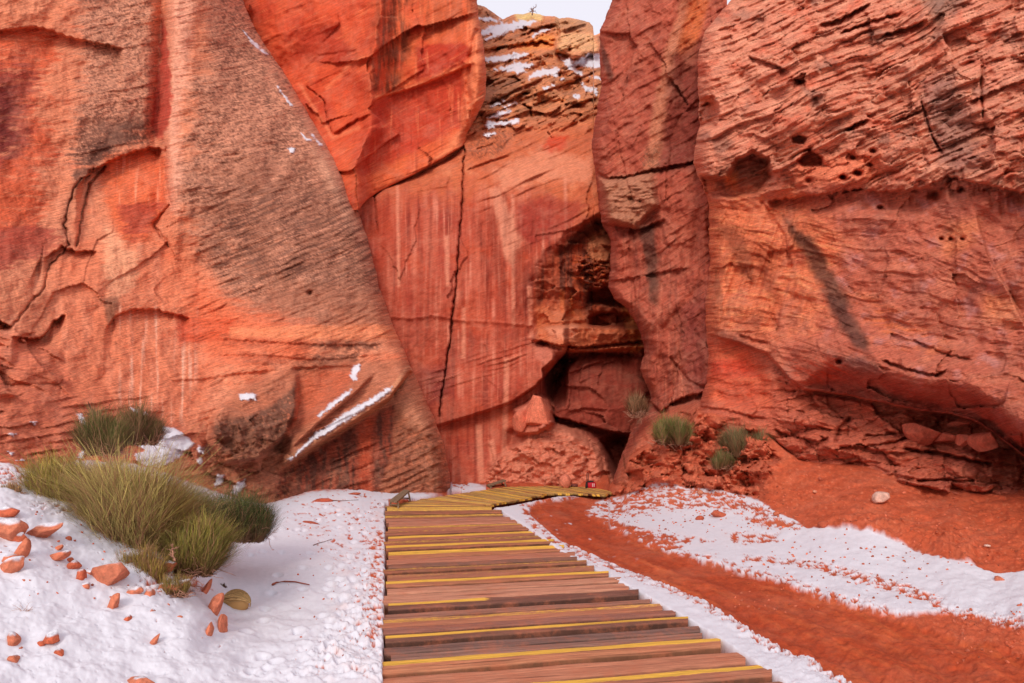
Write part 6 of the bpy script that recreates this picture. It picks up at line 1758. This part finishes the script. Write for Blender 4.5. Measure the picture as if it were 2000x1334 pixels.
bush(434, 1148, 20, 12, 'tiny dark tuft poking from the snow hollow', colA=(96, 84, 60), colB=(60, 54, 40), n=160, seed=16, clumps=2, dead=.2)
bush(20, 965, 60, 26, 'sparse straw tuft at the left photo edge above the boulders', colA=(176, 140, 90), colB=(110, 92, 56), n=500, seed=17, clumps=3, dead=.8, d=6.9)
bush(1246, 815, 34, 52, 'brown scrub clinging in the crevice right of the slot', colA=(122, 96, 66), colB=(80, 70, 48), n=1400, seed=18, clumps=3, dead=.9, d=16.7)


def dead_shrub(px, py, hpx, d, label, seed, n=26, mat=M_BROWNTWIG, spread=.7, r0=.012, name='dead_shrub', cat='dead shrub', grav=0.0):
    rs = np.random.RandomState(seed)
    g = P3(px, py, d); root = empty(name, g, label, cat)
    Hh = hpx / F * d * S
    tr = []; bran = []

    def grow(p, dv, L_, r, lev, out):
        pl = [p.copy()]
        for s_ in range(4):
            dv = (dv + Vector(rs.normal(0, .16, 3).tolist()) - Vector((0, 0, grav))).normalized(); p = p + dv * L_ / 4; pl.append(p.copy())
        out.append(prism(None, pl, r, None, seg=4 if lev < 2 else 3, r2=r * .45))
        if lev < 3:
            for _ in range(3 if lev else 5):
                i = rs.randint(1, 5)
                nd = (dv + Vector(rs.normal(0, spread, 3).tolist())); nd.z = abs(nd.z) * .8 + .15
                grow(pl[i], nd.normalized(), L_ * rs.uniform(.45, .7), r * .5, lev + 1, bran)
    for i in range(max(1, n // 10)):
        grow(Vector((rs.uniform(-.1, .1) * Hh, 0, -.03)), Vector((rs.normal(0, .4 * (n > 12)), rs.normal(0, .3 * (n > 12)), 1)).normalized(), Hh * .5, r0 * S, 0, tr)
    join_mesh('trunk', tr, mat, root); tag(join_mesh('branches', bran, mat, root), kind='stuff')
    return root


dead_shrub(1037, 28, 27, 1 / .0294, 'bare leafless tree alone on the far rim against the sky', 4, n=10, r0=.045, name='bare_tree', cat='tree', mat=plain('bare_bark', c(150, 120, 112), .9, .2, 20))
dead_shrub(186, 815, 62, 9.9, 'dead brown shrub with bare twigs behind the ledge bushes', 7, n=26, r0=.014)
dead_shrub(232, 918, 54, 8.4, 'purplish bare brush tangled behind the largest bush', 11, n=60, r0=.009, spread=.9, mat=plain('mauve_twig', c(150, 104, 98), .9, .2, 20))
dead_shrub(120, 1035, 50, 6.9, 'pinkish dead twigs under the back left bush', 13, n=50, r0=.006, spread=.9, mat=M_DEADWOOD)
dead_shrub(24, 1225, 66, 5.15, 'pale dry twiggy plant at the left photo edge in smooth snow', 15, n=30, r0=.006, spread=.6, mat=M_DEADWOOD)
dead_shrub(440, 1045, 34, 8.3, 'tangle of pinkish dead stems below the dark green bush', 17, n=60, r0=.007, spread=1.0, mat=M_DEADWOOD)
dead_shrub(345, 1090, 42, 6.3, 'forked pale branch sticking out between the front bushes', 19, n=14, r0=.010, spread=.8, mat=M_DEADWOOD)
dead_shrub(410, 885, 30, 11.2, 'small dead scrub on the stained rock left of the ramp', 23, n=30, r0=.008, spread=.9)

# straw tussock half buried in snow
def tussock():
    d = 7.42
    root = empty('straw_tussock', P3(461, 1179, d), 'rounded straw-coloured tussock half buried in the snow hollow', 'tussock')
    rs = np.random.RandomState(5)
    W = 27 / F * d * S; Hh = 26 / F * d * S
    co, fc = stone_mesh(9, 3, 1, 0)
    co = co * np.array([W * .93, W * .6, Hh * .8])
    mesh_np('core', co, fc, np.zeros(co.shape) + c(186, 142, 88), co, M_STEM).parent = root
    n = 1500; V = []; Q = []; Cc = []
    for i in range(n):
        th0 = rs.uniform(-.5, .5); ph = rs.uniform(.1, 3.0); yaw = rs.normal(0, .5)
        pl = []
        for j in range(6):
            t = ph + (j - 2.5) * .16
            p = np.array([math.cos(t) * W, math.sin(yaw) * W * .7 * math.sin(t), math.sin(t) * Hh * math.cos(yaw * .9)]) * (1 + rs.uniform(0, .05))
            if yaw < 3: pl.append(p)
        b = len(V)
        for p in pl:
            V.append(p + np.array([0, 0, .0])); V.append(p + np.array([.004, 0, .008]))
        for j in range(5): Q.append([b + 2 * j, b + 2 * j + 1, b + 2 * j + 3, b + 2 * j + 2])
        cc = c(216, 176, 116) * rs.uniform(.45, 1.15); Cc += [cc] * 12
    mesh_np('straw', np.array(V), np.array(Q), np.array(Cc), None, M_STEM, smooth=False).parent = root
tussock()

# bark strip and sticks lying on the snow
def stick(pts, r, label, mat=M_BROWNTWIG, name='stick'):
    P_ = [gpt(x, y) + Vector((0, 0, r * 1.2)) for x, y in pts]
    root = P_[0].copy()
    o = prism(name, [p - root for p in P_], r, mat, None, 5, True, r * .5); o.location = root
    tag(o, label, 'stick')
M_BARK = plain('red_bark', c(150, 76, 58), .9, .25, 20)
stick([(532, 1152), (540, 1146), (556, 1144), (576, 1145), (605, 1150)], .016, 'curved reddish stick lying on the snow left of the boardwalk', M_BARK)
stick([(612, 1069), (622, 1064), (634, 1061), (648, 1058)], .008, 'short thin twig on the trampled snow left of the boardwalk')
stick([(330, 1143), (370, 1150), (405, 1158)], .008, 'straight pale stick lying under the low olive bush', M_DEADWOOD)
stick([(650, 980), (672, 981), (700, 979)], .010, 'thin dark stick on the snow below the left wall')


# loose pebbles and clods no one could count, on the banks and along the snow edges
def pebbles():
    rs = np.random.RandomState(21); V = []; Q = []; Cc = []; b = 0
    co0, fc0 = stone_mesh(4, 1, 1, 4)
    regs = [(1210, 1500, 860, 975, 260, 5), (1150, 1560, 960, 1045, 220, 4), (1500, 2000, 930, 1110, 180, 5), (1430, 1860, 1085, 1190, 140, 5),
            (560, 750, 960, 1300, 90, 4), (0, 420, 1010, 1180, 60, 5), (885, 940, 940, 958, 30, 3), (1850, 2000, 1190, 1290, 60, 7)]
    for x0, x1, y0, y1, n, sz in regs:
        for _ in range(n):
            x = rs.uniform(x0, x1); y = rs.uniform(y0, y1)
            if y < np.interp(x, BASE_X, BASE_Y) + 8: continue
            g = gpt(x, y); r = sz * rs.uniform(.25, .8) / F * g.y
            A = rs.randn(3, 3); A, _ = np.linalg.qr(A)
            co = (co0 * np.array([1, rs.uniform(.6, 1), rs.uniform(.4, .8)]) * r) @ A.T + np.array(g) + np.array([0, 0, r * .25])
            V.append(co); Q.append(fc0 + b); b += len(co)
            Cc.append(np.zeros(co.shape) + c(198, 104, 76) * rs.uniform(.55, 1.3))
    V = np.concatenate(V)
    tag(mesh_np('pebbles', V, np.concatenate(Q), np.clip(np.concatenate(Cc), 0, .9), V * 3, M_STONE, smooth=False),
        'loose red pebbles and clods strewn over the sand and snow edges', 'pebbles', None, 'stuff')
pebbles()
